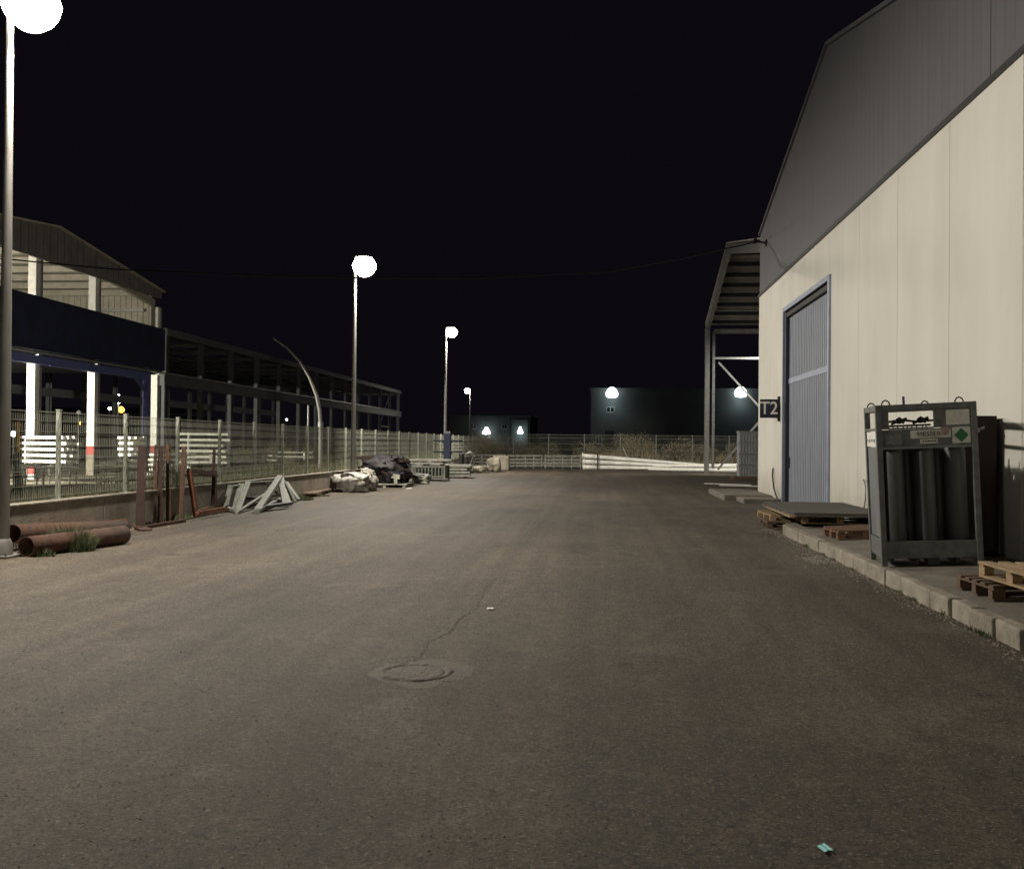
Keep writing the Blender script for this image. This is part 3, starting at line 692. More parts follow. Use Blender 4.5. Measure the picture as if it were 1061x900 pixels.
for px, Y, rx, rz, lb_ in ((660, 72, 1.9, 2.0, 'largest dry bush beyond the far fence, under the near floodlight'), (700, 73, 2.2, 1.7, 'wide brown bush beyond the far fence, left of the canopy column'),
                     (612, 74, 1.6, 1.4, 'low bush beyond the far fence at the left corner of the far hall'), (500, 72, 1.8, 1.9, 'dark bush beyond the far fence near the blue rack'),
                     (520, 75, 2.4, 1.9, 'rounded bush beyond the far fence below the small far building'), (560, 75, 2.0, 1.3, 'low dry bush beyond the middle of the far fence'),
                     (745, 73, 2.0, 1.6, 'bush beyond the far fence seen behind the canopy brace')):
    p = at(px, 480, Y=Y); bush(p.x, Y, rx, 1.2, rz, 2600, lb_)

# ------------------------------------------------------------------ left open hall
t = thing('open_hall', 'open fronted steel hall with navy banner band and pale columns at left', 'building', (BX, 38, 0))
HY0, HYR, HY1 = 26.5, 37.2, 46.6; HE, HR = 9.05, 10.2
def rz_(y): return HE + (HR - HE) * (1 - abs(y - HYR) / ((HY1 - HYR) if y > HYR else (HYR - HY0)))
mb = MB()
ysr = [HY0, HYR, HY1]
mb.prism_x([(HY0, 8.68), (HY1, 8.68), (HY1, HE), (HYR, HR), (HY0, HE)], BX, BX - .1)
y = HY0 + .25
while y < HY1: mb.b2(BX, BX + .025, y - .03, y + .03, 8.70, rz_(y) - .03); y += .5
mb.build('gable_sheet', 'roofsheet', t)
mb = MB(); mb.slab([(BX + .15, HY0, HE + .02), (BX + .15, HYR, HR + .02), (-52, HYR, HR + .02), (-52, HY0, HE + .02)], -.06); mb.slab([(BX + .15, HYR, HR + .02), (BX + .15, HY1 + .1, HE + .02), (-52, HY1 + .1, HE + .02), (-52, HYR, HR + .02)], -.06)
mb.build('roof', 'liner', t)
mb = MB()
for k in range(7):
    f = (k + .6) / 7.2
    for ye in (HY0, HY1):
        yy = HYR + (ye - HYR) * f; mb.b2(-51.8, BX - .15, yy - .06, yy + .06, rz_(yy) - .42, rz_(yy) - .14)
mb.build('purlin', 'liner', t)
for xx in (BX - .4, BX - 8, BX - 16, BX - 24):
    mb = MB(); mb.bar((xx, HY0, HE - .6), (xx, HYR, HR - .6), .2, .36); mb.build('rafter', 'liner', t)
    mb = MB(); mb.bar((xx, HYR, HR - .6), (xx, HY1 - .1, HE - .6), .2, .36); mb.build('rafter', 'liner', t)
# ribbed far side wall of the hall (faces the camera)
mb = MB(); mb.b2(-52, BX - .5, HY1 - .1, HY1, 5.3, HE - .05)
x = -51.8
while x < BX - .6: mb.b2(x, x + .09, HY1 - .14, HY1 - .101, 5.35, HE - .1); x += .3
mb.build('ribbed_wall', 'liner', t)
mb = MB(); mb.b2(-52, BX - .8, HY1 - .32, HY1 - .2, 8.0, 8.15); mb.build('wall_rail', 'galv', t)
mb = MB(); mb.b2(-52.2, -52.05, HY0, HY1, 5.3, HE); mb.b2(-52, BX - .3, HY0, HY0 + .1, 0, HE); mb.build('rear_wall', 'liner', t)
mb = MB(); mb.b2(-52, BX - .55, HY0 + .1, HY1 - .2, 4.92, 5.15); mb.build('upper_floor', 'darksteel', t)
# banner band
mb = MB(); mb.b2(BX + .04, BX + .2, HY0, HY1, 5.05, 7.14); mb.build('banner_band', 'banner', t)
mb = MB(); mb.b2(BX + .15, BX + .30, HY0, HY1 + 56, 4.90, 4.97); mb.build('gutter_edge', 'galv', t)
mb = MB(); mb.b2(BX - .2, BX + .12, HY0, 45.0, 4.52, 4.85)
for y in (30.2, 33.4, 36.6, 39.8, 43): mb.b2(BX + .121, BX + .14, y, y + .1, 4.50, 4.87)
mb.b2(BX - .15, BX + .1, 45.02, 45.35, 0, 4.85); mb.bar((BX - .02, 45.0, 4.0), (BX - .02, 44.0, 4.55), .14, .14)
mb.build('blue_portal', 'bluebeam', t)
for (u, lab) in ((33, None), (95, None), (160, None), (-40, None), (-110, None)):
    p = at(u, 480, X=BX - .45); yy = p.y
    mb = MB(); mb.b2(BX - .62, BX - .28, yy - .16, yy + .16, 1.28, 4.88); mb.b2(BX - .62, BX - .28, yy - .16, yy + .16, 5.26, min(rz_(yy) - .7, 9.2)); cc = mb.build('column', 'white', t, bevel=.015)
    mb = MB(); mb.b2(BX - .623, BX - .277, yy - .163, yy + .163, .92, 1.279); 
    if u == 33: mb.b2(BX - .623, BX - .277, yy - .163, yy + .163, .2, .55)
    mb.build('red_band', 'red', cc)
    mb = MB(); mb.b2(BX - .62, BX - .28, yy - .16, yy + .16, .551 if u == 33 else 0, .919); mb.b2(BX - .62, BX - .28, yy - .16, yy + .16, 0, .199) if u == 33 else None
    mb.build('column_foot', 'white' if u == 33 else 'concrete', cc)
    mb = MB(); mb.b2(BX - .56, BX - .34, yy + .17, yy + .42, 0, 4.97); mb.b2(BX - .56, BX - .34, yy + .17, yy + .42, 5.26, min(rz_(yy) - .7, 9.1)); mb.build('steel_column', 'galv', t)
for xx in (BX - 8, BX - 16, BX - 24):
    for yy in (32, 38, 43, 46): mb = MB(); mb.b2(xx - .15, xx + .15, yy - .15, yy + .15, 0, 5.0); mb.b2(xx - .15, xx + .15, yy - .15, yy + .15, 5.26, 8.6); mb.build('inner_column', 'galv', t)

# flood lamps of the hall
def flood(name, label, loc, target, power, col, cone=130, lens='lampwarm', size=.3, group=None, mount=None):
    loc = Vector(loc); t = thing(name, label, 'floodlight', loc, group)
    d = (Vector(target) - loc).normalized(); q = d.to_track_quat('-Z', 'Y').to_matrix()
    mb = MB(); mb.box(loc - d * .08, (size, size * .75, .12), q); h = mb.build('housing', 'darksteel', t)
    mb = MB(); mb.box(loc - d * .014, (size * .9, size * .64, .012), q); mb.build('lens', lens, h)
    if mount is not None: mb = MB(); mb.path([loc - d * .1, mount], .03, 6); mb.build('bracket', 'darksteel', t)
    spot('floodlight_beam', t, loc + d * .05, target, power, col, cone, .7, .1)
    return t
flood('floodlight', 'floodlight on a bracket lighting the pale columns of the open hall', (BX - 2.2, 28.0, 4.5), (BX - .5, 41, 1.6), 17000, (1, .96, .78), 110, mount=(BX - 2.2, 28, 4.95))
flood('floodlight', 'floodlight inside the upper level of the open hall', (BX - 5, 30, 5.9), (BX - 7, 44, 8.3), 3200, (1, .93, .76), 160, mount=(BX - 5, 31, 8.9))

flood('floodlight', 'floodlight beneath the canopy lighting the white poles', (10.2, 53.0, 6.6), (4.5, 59.5, 0.3), 2600, (1, .97, .88), 120, mount=(10.2, 53.0, 8.2))

# ------------------------------------------------------------------ second open shed frame beyond
t = thing('shed_frame', 'long dark open steel shed frame stretching beyond the hall at left', 'building', (BX, 77, 0))
SY0, SY1 = 47.0, 104.8
mb = MB()
for i in range(9): xx = BX - 1 - i * 1.6; mb.b2(xx - .05, xx + .05, SY0, SY1, 7.0 + .02 * i, 7.14 + .02 * i)
mb.build('purlin', 'shedsteel', t)
mb = MB(); mb.b2(BX - .1, BX + .12, SY0, SY1, 6.9, 7.25); mb.b2(BX - 14.1, BX - 13.9, SY0, SY1, 6.6, 7.2); mb.build('eave_beam', 'shedsteel', t)
mb = MB(); mb.b2(BX - .25, BX + .14, SY0, SY1, 4.35, 4.96); mb.b2(BX - 14.2, BX - 13.8, SY0, SY1, 4.35, 4.9); mb.build('crane_beam', 'shedsteel', t)
mb = MB(); y = SY0 + .1; ypost = []
while y < SY1 + .1: ypost.append(y); y += 4.35
for y in ypost: mb.b2(BX - 14, BX - .2, y - .06, y + .06, 6.7, 6.95); 
for y in ypost[:-1]: mb.bar((BX - 5, y, 6.8), (BX - 5, y + 4.35, 6.8), .1); mb.bar((BX - 9, y, 6.8), (BX - 9, y + 4.35, 6.8), .1)
mb.build('cross_beam', 'shedsteel', t)
for y in ypost:
    for xx in (BX, BX - 14):
        mb = MB()
        mb.b2(xx - .12, xx + .12, y - .16, y - .13, 0, 6.9); mb.b2(xx - .12, xx + .12, y + .13, y + .16, 0, 6.9); mb.b2(xx - .02, xx + .02, y - .129, y + .129, 0, 6.9)
        mb.build('column', 'shedsteel', t)
mb = MB(); a = ypost[-3]; mb.bar((BX, a, 3.2), (BX, a + 4.35, 3.2), .1); mb.bar((BX, a, .3), (BX, a + 4.35, 3.2), .08); mb.bar((BX, a, 3.3), (BX, a + 4.35, 6.6), .08); mb.build('brace', 'shedsteel', t)

# ------------------------------------------------------------------ bent pole and thin pole inside the left yard
def px(u, v, Y): return at(u, v, Y=Y)
Y = 40
pts = [px(332, 503, Y), px(332, 440, Y), px(331, 425, Y), px(328, 410, Y), px(321, 392, Y), px(311, 375, Y), px(298, 361, Y), px(283, 350.5, Y)]; pts[0].z = 0
mb = MB(); mb.path(pts, [.1, .085, .08, .075, .065, .055, .045, .035], 12); tt = thing('bent_pole', 'tall thin pole curving over to the left behind the fence', 'pole', pts[0]); mb.build('shaft', 'polest', tt)
mb = MB(); mb.tube(pts[1] - Vector((0, 0, .1)), pts[1] + Vector((0, 0, .12)), .12); mb.build('collar', 'galv', tt)
q = px(319.5, 420, 42); mb = MB(); mb.path([(q.x, 42, 0), (q.x, 42, 1.9), q], [.06, .05, .045], 10)
tag(mb.build('short_pole', 'galv'), 'straight short pale pole left of the bent pole behind the fence', 'pole')

# yellow post, dark strut
q = px(18, 437, 26); q2 = px(18.5, 470, 26); tt = thing('yellow_post', 'short yellow painted post behind the fence at the far left', 'post', (q2.x, 26, 0))
mb = MB(); mb.tube(q2, q, .05); mb.tube(q + Vector((-.14, 0, -.08)), q + Vector((.1, 0, -.08)), .03); mb.build('tube', 'yellow', tt)
mb = MB(); mb.tube((q2.x, 26, 0), q2, .065); mb.build('foot', 'black', tt)
mb = MB(); mb.bar(px(15, 472, 24), (px(25, 522, 24).x, 24, 0), .14, .1); mb.bar(px(22, 500, 24), (px(-4, 520, 24).x, 24.5, 0), .1, .1); mb.bar(px(10, 474, 24), px(22, 470, 24), .1)
tag(mb.build('steel_strut', 'black'), 'black steel strut leaning behind the fence beside the yellow post', 'strut')

# white beam stacks in the left yard
def beamstack(c, L, rows, cols, label, rz=0, m='white', w=.14, h=.11, gap=.13, legs=.65, bev=.008):
    t = thing('beam_stack', label, 'beam stack', c, 'beam stacks in the left yard'); c = Vector(c)
    t.rotation_euler = (0, 0, 0)
    rot = Matrix.Rotation(rz, 3, 'Z'); k = 0
    for r in range(rows):
        mb = MB()
        for q in range(cols):
            o = rot @ Vector((random.uniform(-.1, .1), (q - (cols - 1) / 2) * (w + .02), 0)); mb.box(c + o + Vector((0, 0, legs + r * (h + gap) + h / 2)), (L + random.uniform(-.2, .2), w, h), rot)
        mb.build('beam', m, t, bevel=bev)
    mb = MB()
    for sx in (-.36, .36):
        for r in range(rows - 1): o = rot @ Vector((sx * L, 0, 0)); mb.box(c + o + Vector((0, 0, legs + r * (h + gap) + h + gap / 2)), (.08, cols * (w + .02), gap - .004), rot)
        for sy in (-1, 1): o = rot @ Vector((sx * L, sy * cols * .06, 0)); mb.bar(c + o * 1, c + o + Vector((0, 0, legs)), .06)
        a = rot @ Vector((sx * L, -cols * .08, 0)); b_ = rot @ Vector((sx * L, cols * .08, 0)); mb.bar(c + a + Vector((0, 0, legs - .05)), c + b_ + Vector((0, 0, legs - .05)), .06)
    mb.build('trestle', 'galv', t)
def gp_(u, Y): q = at(u, 480, Y=Y); return (q.x, Y, 0)
beamstack(gp_(50, 34), 2.3, 5, 4, 'bright stack of white beams on trestles behind the first pale column', R(-18), h=.1, gap=.12, legs=.72)
beamstack(gp_(137, 36), 1.0, 7, 4, 'narrow tall stack of short white beams left of the rusty uprights', R(-35), h=.1, gap=.12, legs=.3)
beamstack(gp_(177, 38), 1.6, 5, 4, 'stack of white beams directly behind the rusty uprights', R(22), h=.09, gap=.11, legs=.15)
beamstack(gp_(212, 40), 1.8, 6, 3, 'dim stack of beams between rusty uprights and the fence middle', R(14), 'beamlight', legs=.6)
beamstack(gp_(252, 42), 2.8, 3, 3, 'low dim stack of long pipes above the grey trusses', R(8), 'beamlight', legs=.7, h=.07)
beamstack(gp_(300, 46), 2.2, 2, 3, 'distant low stack of beams near the bent pole', R(0), 'beamlight', legs=.8, h=.08)
# scattered trestles / clutter on the ground
for i, (u, Y_, w_, lab) in enumerate(((30, 31, .9, 'pale low steel table near the foot of the first column'), (62, 32, 1.1, 'pale steel table under the bright beam stack'), (112, 35, .8, 'small pale steel table between the two bright beam stacks'), (12, 30, .8, 'pale steel table at the far left behind the lamp pole'), (172, 33, .8, 'white topped table behind the rusty uprights'))):
    g = gp_(u, Y_); t = thing('steel_table', lab, 'table', g, 'steel tables in the left yard'); mb = MB()
    mb.box((g[0], Y_, .62), (w_, .5, .05)); mb.box((g[0] + .1, Y_, .32), (w_ * .8, .45, .04)); mb.build('table_top', 'white', t)
    for sx in (-1, 1):
        for sy in (-1, 1): mb = MB(); mb.bar((g[0] + sx * w_ * .45, Y_ + sy * .2, 0), (g[0] + sx * w_ * .45, Y_ + sy * .2, .595), .04); mb.build('leg', 'galv', t)
    mb = MB()
    for _ in range(5): mb.box((g[0] + random.uniform(-.3, .3) * w_, Y_ + random.uniform(-.1, .1), .70), (random.uniform(.08, .25), .12, random.uniform(.06, .1)), (0, 0, random.uniform(0, 3)))
    tag(mb.build('metal_offcuts', 'whitepole'), 'pale metal offcuts lying on the ' + lab.replace('pale ', '', 1), 'offcuts', 'offcuts on the steel tables')

# distant street lights to the left and a dim distant warehouse
def far_lamp(u, v, Y, r, lens, label, h=None):
    q = at(u, v, Y=Y); t = thing('distant_lamp', label, 'street lamp', (q.x, Y, 0), 'distant lamps beyond the left yard')
    mb = MB(); mb.path([(q.x, Y, 0), (q.x, Y, q.z - .05)], [.09, .05], 8); mb.build('pole', 'polest', t)
    mb = MB(); mb.lathe(q - Vector((0, 0, r)), [(r * .3, 0), (r * .8, r * .3), (r, r), (r * .6, r * 1.6), (r * .1, r * 1.9)], 14); mb.build('lamp_head', lens, t)
far_lamp(122.5, 413, 85, .42, 'lampwarm', 'bright white distant lamp seen between the second and third columns')
far_lamp(125.5, 424, 110, .40, 'lamporange', 'orange distant lamp just below the bright white one')
far_lamp(113.5, 423, 115, .18, 'lampwarm', 'tiny white distant lamp left of the orange one')
far_lamp(84, 438, 120, .26, 'lamporange', 'small orange distant lamp left of the second column')
far_lamp(173, 439, 120, .20, 'lamporange', 'small orange distant lamp right of the third column')
far_lamp(297, 434.5, 130, .17, 'lampcool', 'tiny white distant lamp seen through the dark shed frame')
far_lamp(14, 449, 60, .2, 'lampcool', 'small cool white lamp behind the yellow post')
far_lamp(81.5, 427, 60, .16, 'white', 'unlit pale lantern on a pole left of the second column')
t = thing('distant_warehouse', 'dim low warehouse far beyond the left yard between the columns', 'building', (-75, 140, 0))
mb = MB(); mb.b2(-100, -62, 135, 150, 0, 5.2); mb.build('wall', 'farwall', t)
mb = MB(); mb.slab([(-101, 134.5, 5.25), (-61, 134.5, 5.25), (-61, 150.5, 6.6), (-101, 150.5, 6.6)], .15); mb.build('roof', 'roofsheet', t)
for i in range(4): mb = MB(); mb.b2(-97 + i * 9, -92.5 + i * 9, 134.9, 134.99, 0.05, 4); mb.build('gate', 'glass', t)

# ------------------------------------------------------------------ far halls
q0 = at(612, 440, Y=112); qt = at(612, 404, Y=112)
t = thing('far_hall', 'large dim grey hall behind the scrub with white floodlights on its wall', 'building', (q0.x, 112, 0))
H = qt.z
mb = MB(); mb.b2(q0.x, q0.x + 60, 112, 150, 0, H); mb.b2(q0.x + 8.6, q0.x + 60.1, 111.9, 111.999, 0, H - .4); 
mb.build('wall', 'farwall', t)
mb = MB(); mb.b2(q0.x - .1, q0.x + 60.2, 111.8, 150.1, H + .01, H + .25); mb.build('parapet', 'farwall', t)
def rect_at(u0, v0, u1, v1, Y, d=.06):
    a = at(u0, v0, Y=Y); b_ = at(u1, v1, Y=Y); return (a.x, b_.x, Y - d, Y - .005, max(0.02, b_.z), a.z)
def window(u0, v0, u1, v1, Y, nm='window'):
    r = rect_at(u0, v0, u1, v1, Y); mb = MB(); x0, x1, y0, y1, z0, z1 = r; f = .09
    mb.b2(x0, x1, y0, y1, z0 - .12, z0); mb.b2(x0, x1, y0, y1, z1, z1 + .08); mb.b2(x0 - f, x0, y0, y1, z0, z1); mb.b2(x1, x1 + f, y0, y1, z0, z1); mb.b2((x0 + x1) / 2 - .04, (x0 + x1) / 2 + .04, y0, y1, z0, z1)
    w_ = mb.build(nm, 'crate', t); mb = MB(); mb.b2(x0, x1, y1 - .02, y1, z0, z1); mb.build('pane', 'glass', w_)
window(629, 422, 636, 426.5, 112); 
window(618, 452, 623, 459, 112); 
r = rect_at(627, 446, 636, 463, 112); mb = MB(); mb.b2(*r); mb.build('door', 'glass', t)
mb = MB(); a = at(608, 462, Y=110); mb.b2(a.x, a.x + 3.8, 109.5, 111.9, a.z - .12, a.z); mb.b2(a.x, a.x + 3.8, 109.6, 111.8, 0, a.z - .13); mb.build('landing', 'concrete', t)
for u, v, lb_ in ((634, 407.5, 'bright floodlight high on the left end of the far hall'), (767.5, 407, 'bright floodlight on the far hall seen through the canopy brace')):
    q = at(u, v, Y=111); tt = thing('wall_floodlight', lb_, 'floodlight', (q.x, 111.0, q.z), 'floodlights on the far halls')
    mb = MB(); mb.lathe(q - Vector((0, 0, .5)), [(.1, 0), (.55, .06), (.72, .35), (.66, .7), (.4, 1.05), (.2, 1.2)], 18); mb.build('lens', 'lampcool', tt)
    mb = MB(); mb.path([q + Vector((0, 0, .7)), q + Vector((0, .5, 1.0)), q + Vector((0, .95, .9))], .06, 6); mb.build('bracket', 'darksteel', tt)
    spot('floodlight_beam', tt, q + Vector((0, -.3, -.75)), q + Vector((0, 1.0, -4)), 60, (.75, .97, 1.0), 165, 1.0, .3)
# small far building
q0 = at(466, 440, Y=170); qt = at(466, 432, Y=170); q1 = at(549, 440, Y=170)
t = thing('far_building', 'small pale low building far behind the end of the left fence', 'building', (q0.x, 170, 0))
mb = MB(); mb.b2(q0.x, q1.x, 170, 190, 0, qt.z); a = at(530, 440, Y=170); mb.b2(a.x, q1.x - .3, 169.8, 169.99, 0, qt.z - .3); mb.build('wall', 'farwall', t)
mb = MB(); mb.b2(q0.x - .2, q1.x + .2, 169.7, 190.2, qt.z + .01, qt.z + .35); mb.build('parapet', 'farwall', t)
window(520, 440, 525, 444, 170); window(488, 440, 493, 444, 170)
for u, v, sz, lb_ in ((504, 446.5, .75, 'white floodlight on the left of the small far building'), (539, 446, .5, 'narrower white floodlight on the right of the small far building')):
    q = at(u, v, Y=168.8); tt = thing('wall_floodlight', lb_, 'floodlight', q, 'floodlights on the far halls')
    mb = MB(); mb.lathe(q - Vector((0, 0, .6)), [(.1, 0), (sz, .1), (sz, .4), (sz * .6, .8), (sz * .3, 1.3)], 16); mb.build('lens', 'lampcool', tt)
    mb = MB(); mb.path([q + Vector((0, 0, .5)), q + Vector((0, 1.15, .8))], .06, 6); mb.build('bracket', 'darksteel', tt)
    spot('floodlight_beam', tt, q + Vector((0, -.4, -.85)), q + Vector((0, 1.2, -3)), 200 if sz > .6 else 70, (.75, .97, 1.0), 165, 1.0, .3)

# ------------------------------------------------------------------ things along the left wall
def g(u, v): return at(u, v, Z=0)
# rusty pipes
def rpipe(a, b_, r, label, m='rust'):
    a, b_ = Vector(a), Vector(b_); mb = MB(); mb.pipe(a, b_, r, .012); tag(mb.build('rusty_pipe', m), label, 'pipe', 'rusty pipes by the low wall')
a = g(27, 577); b_ = g(128, 563)
rpipe((a.x, a.y, .14), (b_.x, b_.y, .14), .138, 'front rusty steel pipe lying nearest the yard, behind the grass tuft')
m0, m1 = at(13, 553, X=-8.30), at(127, 547, X=-8.24)
rpipe(m0, m1, .138, 'middle rusty steel pipe lying behind the front one at left')
r0, r1 = at(40, 556, X=-8.46), at(129, 542, X=-8.44)
rpipe(r0, r1, .09, 'thin rear rusty pipe closest to the low wall', 'rustor')
mb = MB(); q = at(12, 549, Y=a.y + .55)
mb.bar(at(10, 546, Y=15.6), at(30, 533, Y=15.6), .06, .05); mb.bar(at(30, 533, Y=15.6), at(38, 542, Y=15.2), .05, .05)
tag(mb.build('bent_bracket', 'darksteel'), 'bent black steel bracket lying on top of the rusty pipes', 'bracket')

# rusty stillage: uprights on a base rail
t = thing('rusty_upright_frame', 'rusty steel frame with five tall uprights leaning by the low wall', 'steel frame', (-8.7, 20, 0))
for (ub, vb, ut, vt, w_, m) in ((144, 548, 147, 462, .13, 'rustdk'), (157.5, 542, 162, 461, .07, 'rust'), (165, 543, 167.5, 462, .07, 'rustdk'), (173.5, 541, 173.5, 461, .06, 'rust'), (186.5, 540, 190, 463, .055, 'rust')):
    bq = g(ub, vb); tq = at(ut, vt, Y=bq.y + .35); mb = MB()
    d = (tq - bq); mb.bar(bq, tq, w_, .012); s = Vector((1, 0, 0)) * w_ / 2
    mb.bar(bq - s + Vector((0, .05, 0)), tq - s + Vector((0, .05, 0)), .012, .1)
    mb.bar(bq + s + Vector((0, .05, 0)), tq + s + Vector((0, .05, 0)), .012, .1)
    mb.build('upright', m, t)
mb = MB(); mb.bar(g(143, 549) + Vector((0, 0, .03)), g(191, 541) + Vector((0, 0, .03)), .07, .06); mb.bar(g(140, 547) + Vector((0, 0, .06)), g(152, 550) + Vector((0, 0, .02)), .2, .02); mb.bar(g(148, 541) + Vector((0, 0, .03)), g(187, 535) + Vector((0, 0, .03)), .06, .06); mb.build('base_rail', 'rust', t)

# orange rust bench frame
t = thing('rusty_bench_frame', 'orange rusted steel bench frame right of the tall rusty uprights', 'steel frame', (-8.4, 22, 0))
WF = FX + .32
W3 = lambda u, v, x=WF: at(u, v, X=x)
fl = W3(203, 533); fl.z = .03; fr = W3(230, 529); fr.z = .03; lt = W3(196, 487); rt = W3(222, 491)
mb = MB(); mb.bar(fl, lt, .09, .07); mb.build('leg', 'rustor', t)
mb = MB(); mb.bar(W3(224, 529), rt, .06, .06); mb.build('leg', 'rustdk', t)
mb = MB(); mb.bar(lt, rt, .08, .08); mb.bar(W3(198, 489, FX + .14), W3(223, 489, FX + .14), .06, .06); mb.bar(W3(190, 492, FX + .2), W3(225, 493, FX + .2), .05, .05); mb.build('top_rail', 'rust', t)
mb = MB(); mb.bar(fl + Vector((0, .05, .02)), W3(236, 528) , .07, .06); mb.bar(W3(205, 531, FX + .55), W3(234, 526, FX + .6), .06, .05); mb.bar(fl + Vector((.02, 0, .1)), W3(216, 526), .05); mb.build('floor_rail', 'rustor', t)
mb = MB(); mb.bar(W3(220, 524, FX + .16), W3(222, 466, FX + .16), .06, .03); mb.build('rear_upright', 'rustdk', t)

# grey-green trusses leaning on the wall
def trussy(label, segs, m='greengrey'):
    P0 = segs[0][0]; t = thing('steel_truss', label, 'steel truss', (P0.x, P0.y, 0), 'painted steel trusses leaning on the low wall')
    for i, (a_, b2_, w_) in enumerate(segs):
        mb = MB(); mb.bar(a_, b2_, w_, w_ * .7); mb.build('chord' if i < 2 else 'strut', m, t, bevel=.006)
def gz(u, v, z):
    p = at(u, v, Z=z); return p if p.x > FX + .2 else at(u, v, X=FX + .2)
wl = lambda u, v: at(u, v, X=FX + .16)
trussy('left grey green steel truss leaning on the low wall', [(gz(234, 527, .03), wl(239, 503), .12), (gz(243, 529, .03), wl(250, 502), .12), (gz(234, 526, .04), gz(245, 529, .04), .1), (wl(238, 504), wl(252, 502), .06)])
trussy('middle dark grey steel truss with a long diagonal, against the low wall', [(gz(246, 530, .04), wl(257, 500), .12), (gz(245, 531, .03), at(276, 511, X=FX + .45), .07), (at(276, 510, X=FX + .4), at(288, 501, X=FX + .2), .07), (wl(275, 500), at(292, 515, X=FX + .3), .06), (wl(256, 500), wl(290, 498), .05)])
trussy('tall pale triangular steel truss at the right of the group', [(gz(266, 530, .04), at(290, 494, X=FX + .5), .14), (at(290, 494, X=FX + .48), gz(296, 524, .03), .14), (gz(268, 528, .08), at(293, 516, X=FX + .5), .1), (at(292, 495, X=FX + .4), gz(306, 520, .04), .08), (at(294, 503, X=FX + .42), gz(301, 523, .04), .06), (at(296, 500, X=FX + .2), gz(309, 518, .03), .12)])
mb = MB()
for (u0, v0, u1, v1) in ((255, 522, 290, 519), (258, 516, 284, 513), (265, 526, 300, 521)): mb.bar(gz(u0, v0, .1), gz(u1, v1, .12), .2, .05)
tag(mb.build('dark_plates', 'darksteel'), 'dark steel plates lying behind the pale triangular truss', 'steel plate')

# boards on the ground
a = g(319, 515); b_ = g(338, 510); mb = MB(); mb.bar(a + Vector((0, 0, .10)), b_ + Vector((0, 0, .10)), .35, .04); mb.bar(a + Vector((.1, .3, .05)), b_ + Vector((-.1, .3, .05)), .2, .1)
tag(mb.build('timber_board', 'oldwood'), 'short weathered boards on the ground left of the white wrapped bundle', 'board')

# lumpy shapes helper
def lumpy(c, s, seed, rough=.18, cuts=4, rz=0, soft=.38):
    rnd = random.Random(seed); bm = bmesh.new(); bmesh.ops.create_cube(bm, size=1)
    bmesh.ops.subdivide_edges(bm, edges=bm.edges, cuts=cuts, use_grid_fill=True)
    from mathutils import noise
    o = Vector((rnd.random() * 50, rnd.random() * 50, 0))
    mb = MB(); rot = Matrix.Rotation(rz, 3, 'Z'); bm.verts.ensure_lookup_table()
    vs = []
    for v in bm.verts:
        p = v.co.copy(); q = p.normalized() * .62; p = p * (1 - soft) + q * soft
        p += noise.noise_vector(p * 3.2 + o) * rough + noise.noise_vector(p * 8 + o) * rough * .35
        z = max(-.5, p.z); p = Vector((p.x * s[0], p.y * s[1], z * s[2])); vs.append(Vector(c) + rot @ p + Vector((0, 0, s[2] * .5)))
    mb.add(vs, [tuple(x.index for x in f.verts) for f in bm.faces], True); bm.free(); return mb

# white wrapped bundle: two reels bound in film
q = g(362, 510.5); t = thing('wrapped_bundle', 'white plastic wrapped bundle around the foot of the middle street lamp', 'bundle', (q.x, q.y + .5, 0))
lumpy((q.x - .1, q.y + .55, 0), (1.02, .8, .56), 3, .24, 10, soft=.5).build('wrapping', 'bag', t)
mb = MB(); mb.tube((q.x - .62, q.y + .35, .22), (q.x - .48, q.y + .35, .22), .22, n=18); mb.build('reel_end', 'rustdk', t)
q2 = g(380, 509); t = thing('torn_sack', 'torn white sack with dark holes right of the middle street lamp', 'sack', (q2.x, q2.y + .3, 0))
lumpy((q2.x - .05, q2.y + .35, 0), (.46, .6, .62), 9, .3, 10, soft=.55).build('sack_skin', 'bag', t)
mb = MB(); mb.box((q2.x + .0, q2.y - .0, .2), (.12, .06, .26), (0, .2, 0)); mb.box((q2.x - .2, q2.y + .05, .12), (.1, .06, .14)); mb.build('opening', 'black', t)

# dark loaded pallet (tarp over machinery, brown beams on top)
q = g(398, 505); t = thing('covered_load', 'dark blue tarpaulin covered load on a pallet behind the white bundle', 'covered load', (q.x, q.y + .7, 0))
mb = MB(); mb.b2(q.x - .75, q.x + .8, q.y, q.y + 1.4, .10, .14)
for x in (-.7, 0, .7): mb.b2(q.x + x - .05, q.x + x + .05, q.y + .02, q.y + 1.38, 0, .098)
mb.build('pallet_base', 'beamlight', t)
lumpy((q.x - .15, q.y + .7, .14), (1.4, 1.3, .86), 21, .26, 12, soft=.42).build('tarpaulin', 'tarp', t)
mb = MB(); mb.box((q.x + .42, q.y - .05, .40), (.3, .04, .16), (0, .15, 0)); mb.build('pale_carton', 'beamlight', t)
mb = MB(); mb.box((q.x + .42, q.y - .05, .22), (.12, .05, .19), (0, -.1, 0)); mb.build('carton_foot', 'beamlight', t)
for i in range(9):
    mb = MB(); a_ = Vector((q.x + random.uniform(-.6, .6), q.y + random.uniform(-.08, .1), random.uniform(.2, .8))); mb.bar(a_, a_ + Vector((random.uniform(.2, .5), random.uniform(-.05, .3), random.uniform(-.15, .15))), random.uniform(.03, .08), .05); mb.build('loose_bar', random.choice(('rustdk', 'black', 'darksteel')), t)
t = thing('brown_beams', 'bundle of rusty brown beams lying on top of the dark covered load', 'beam bundle', (q.x, q.y + .7, .95))
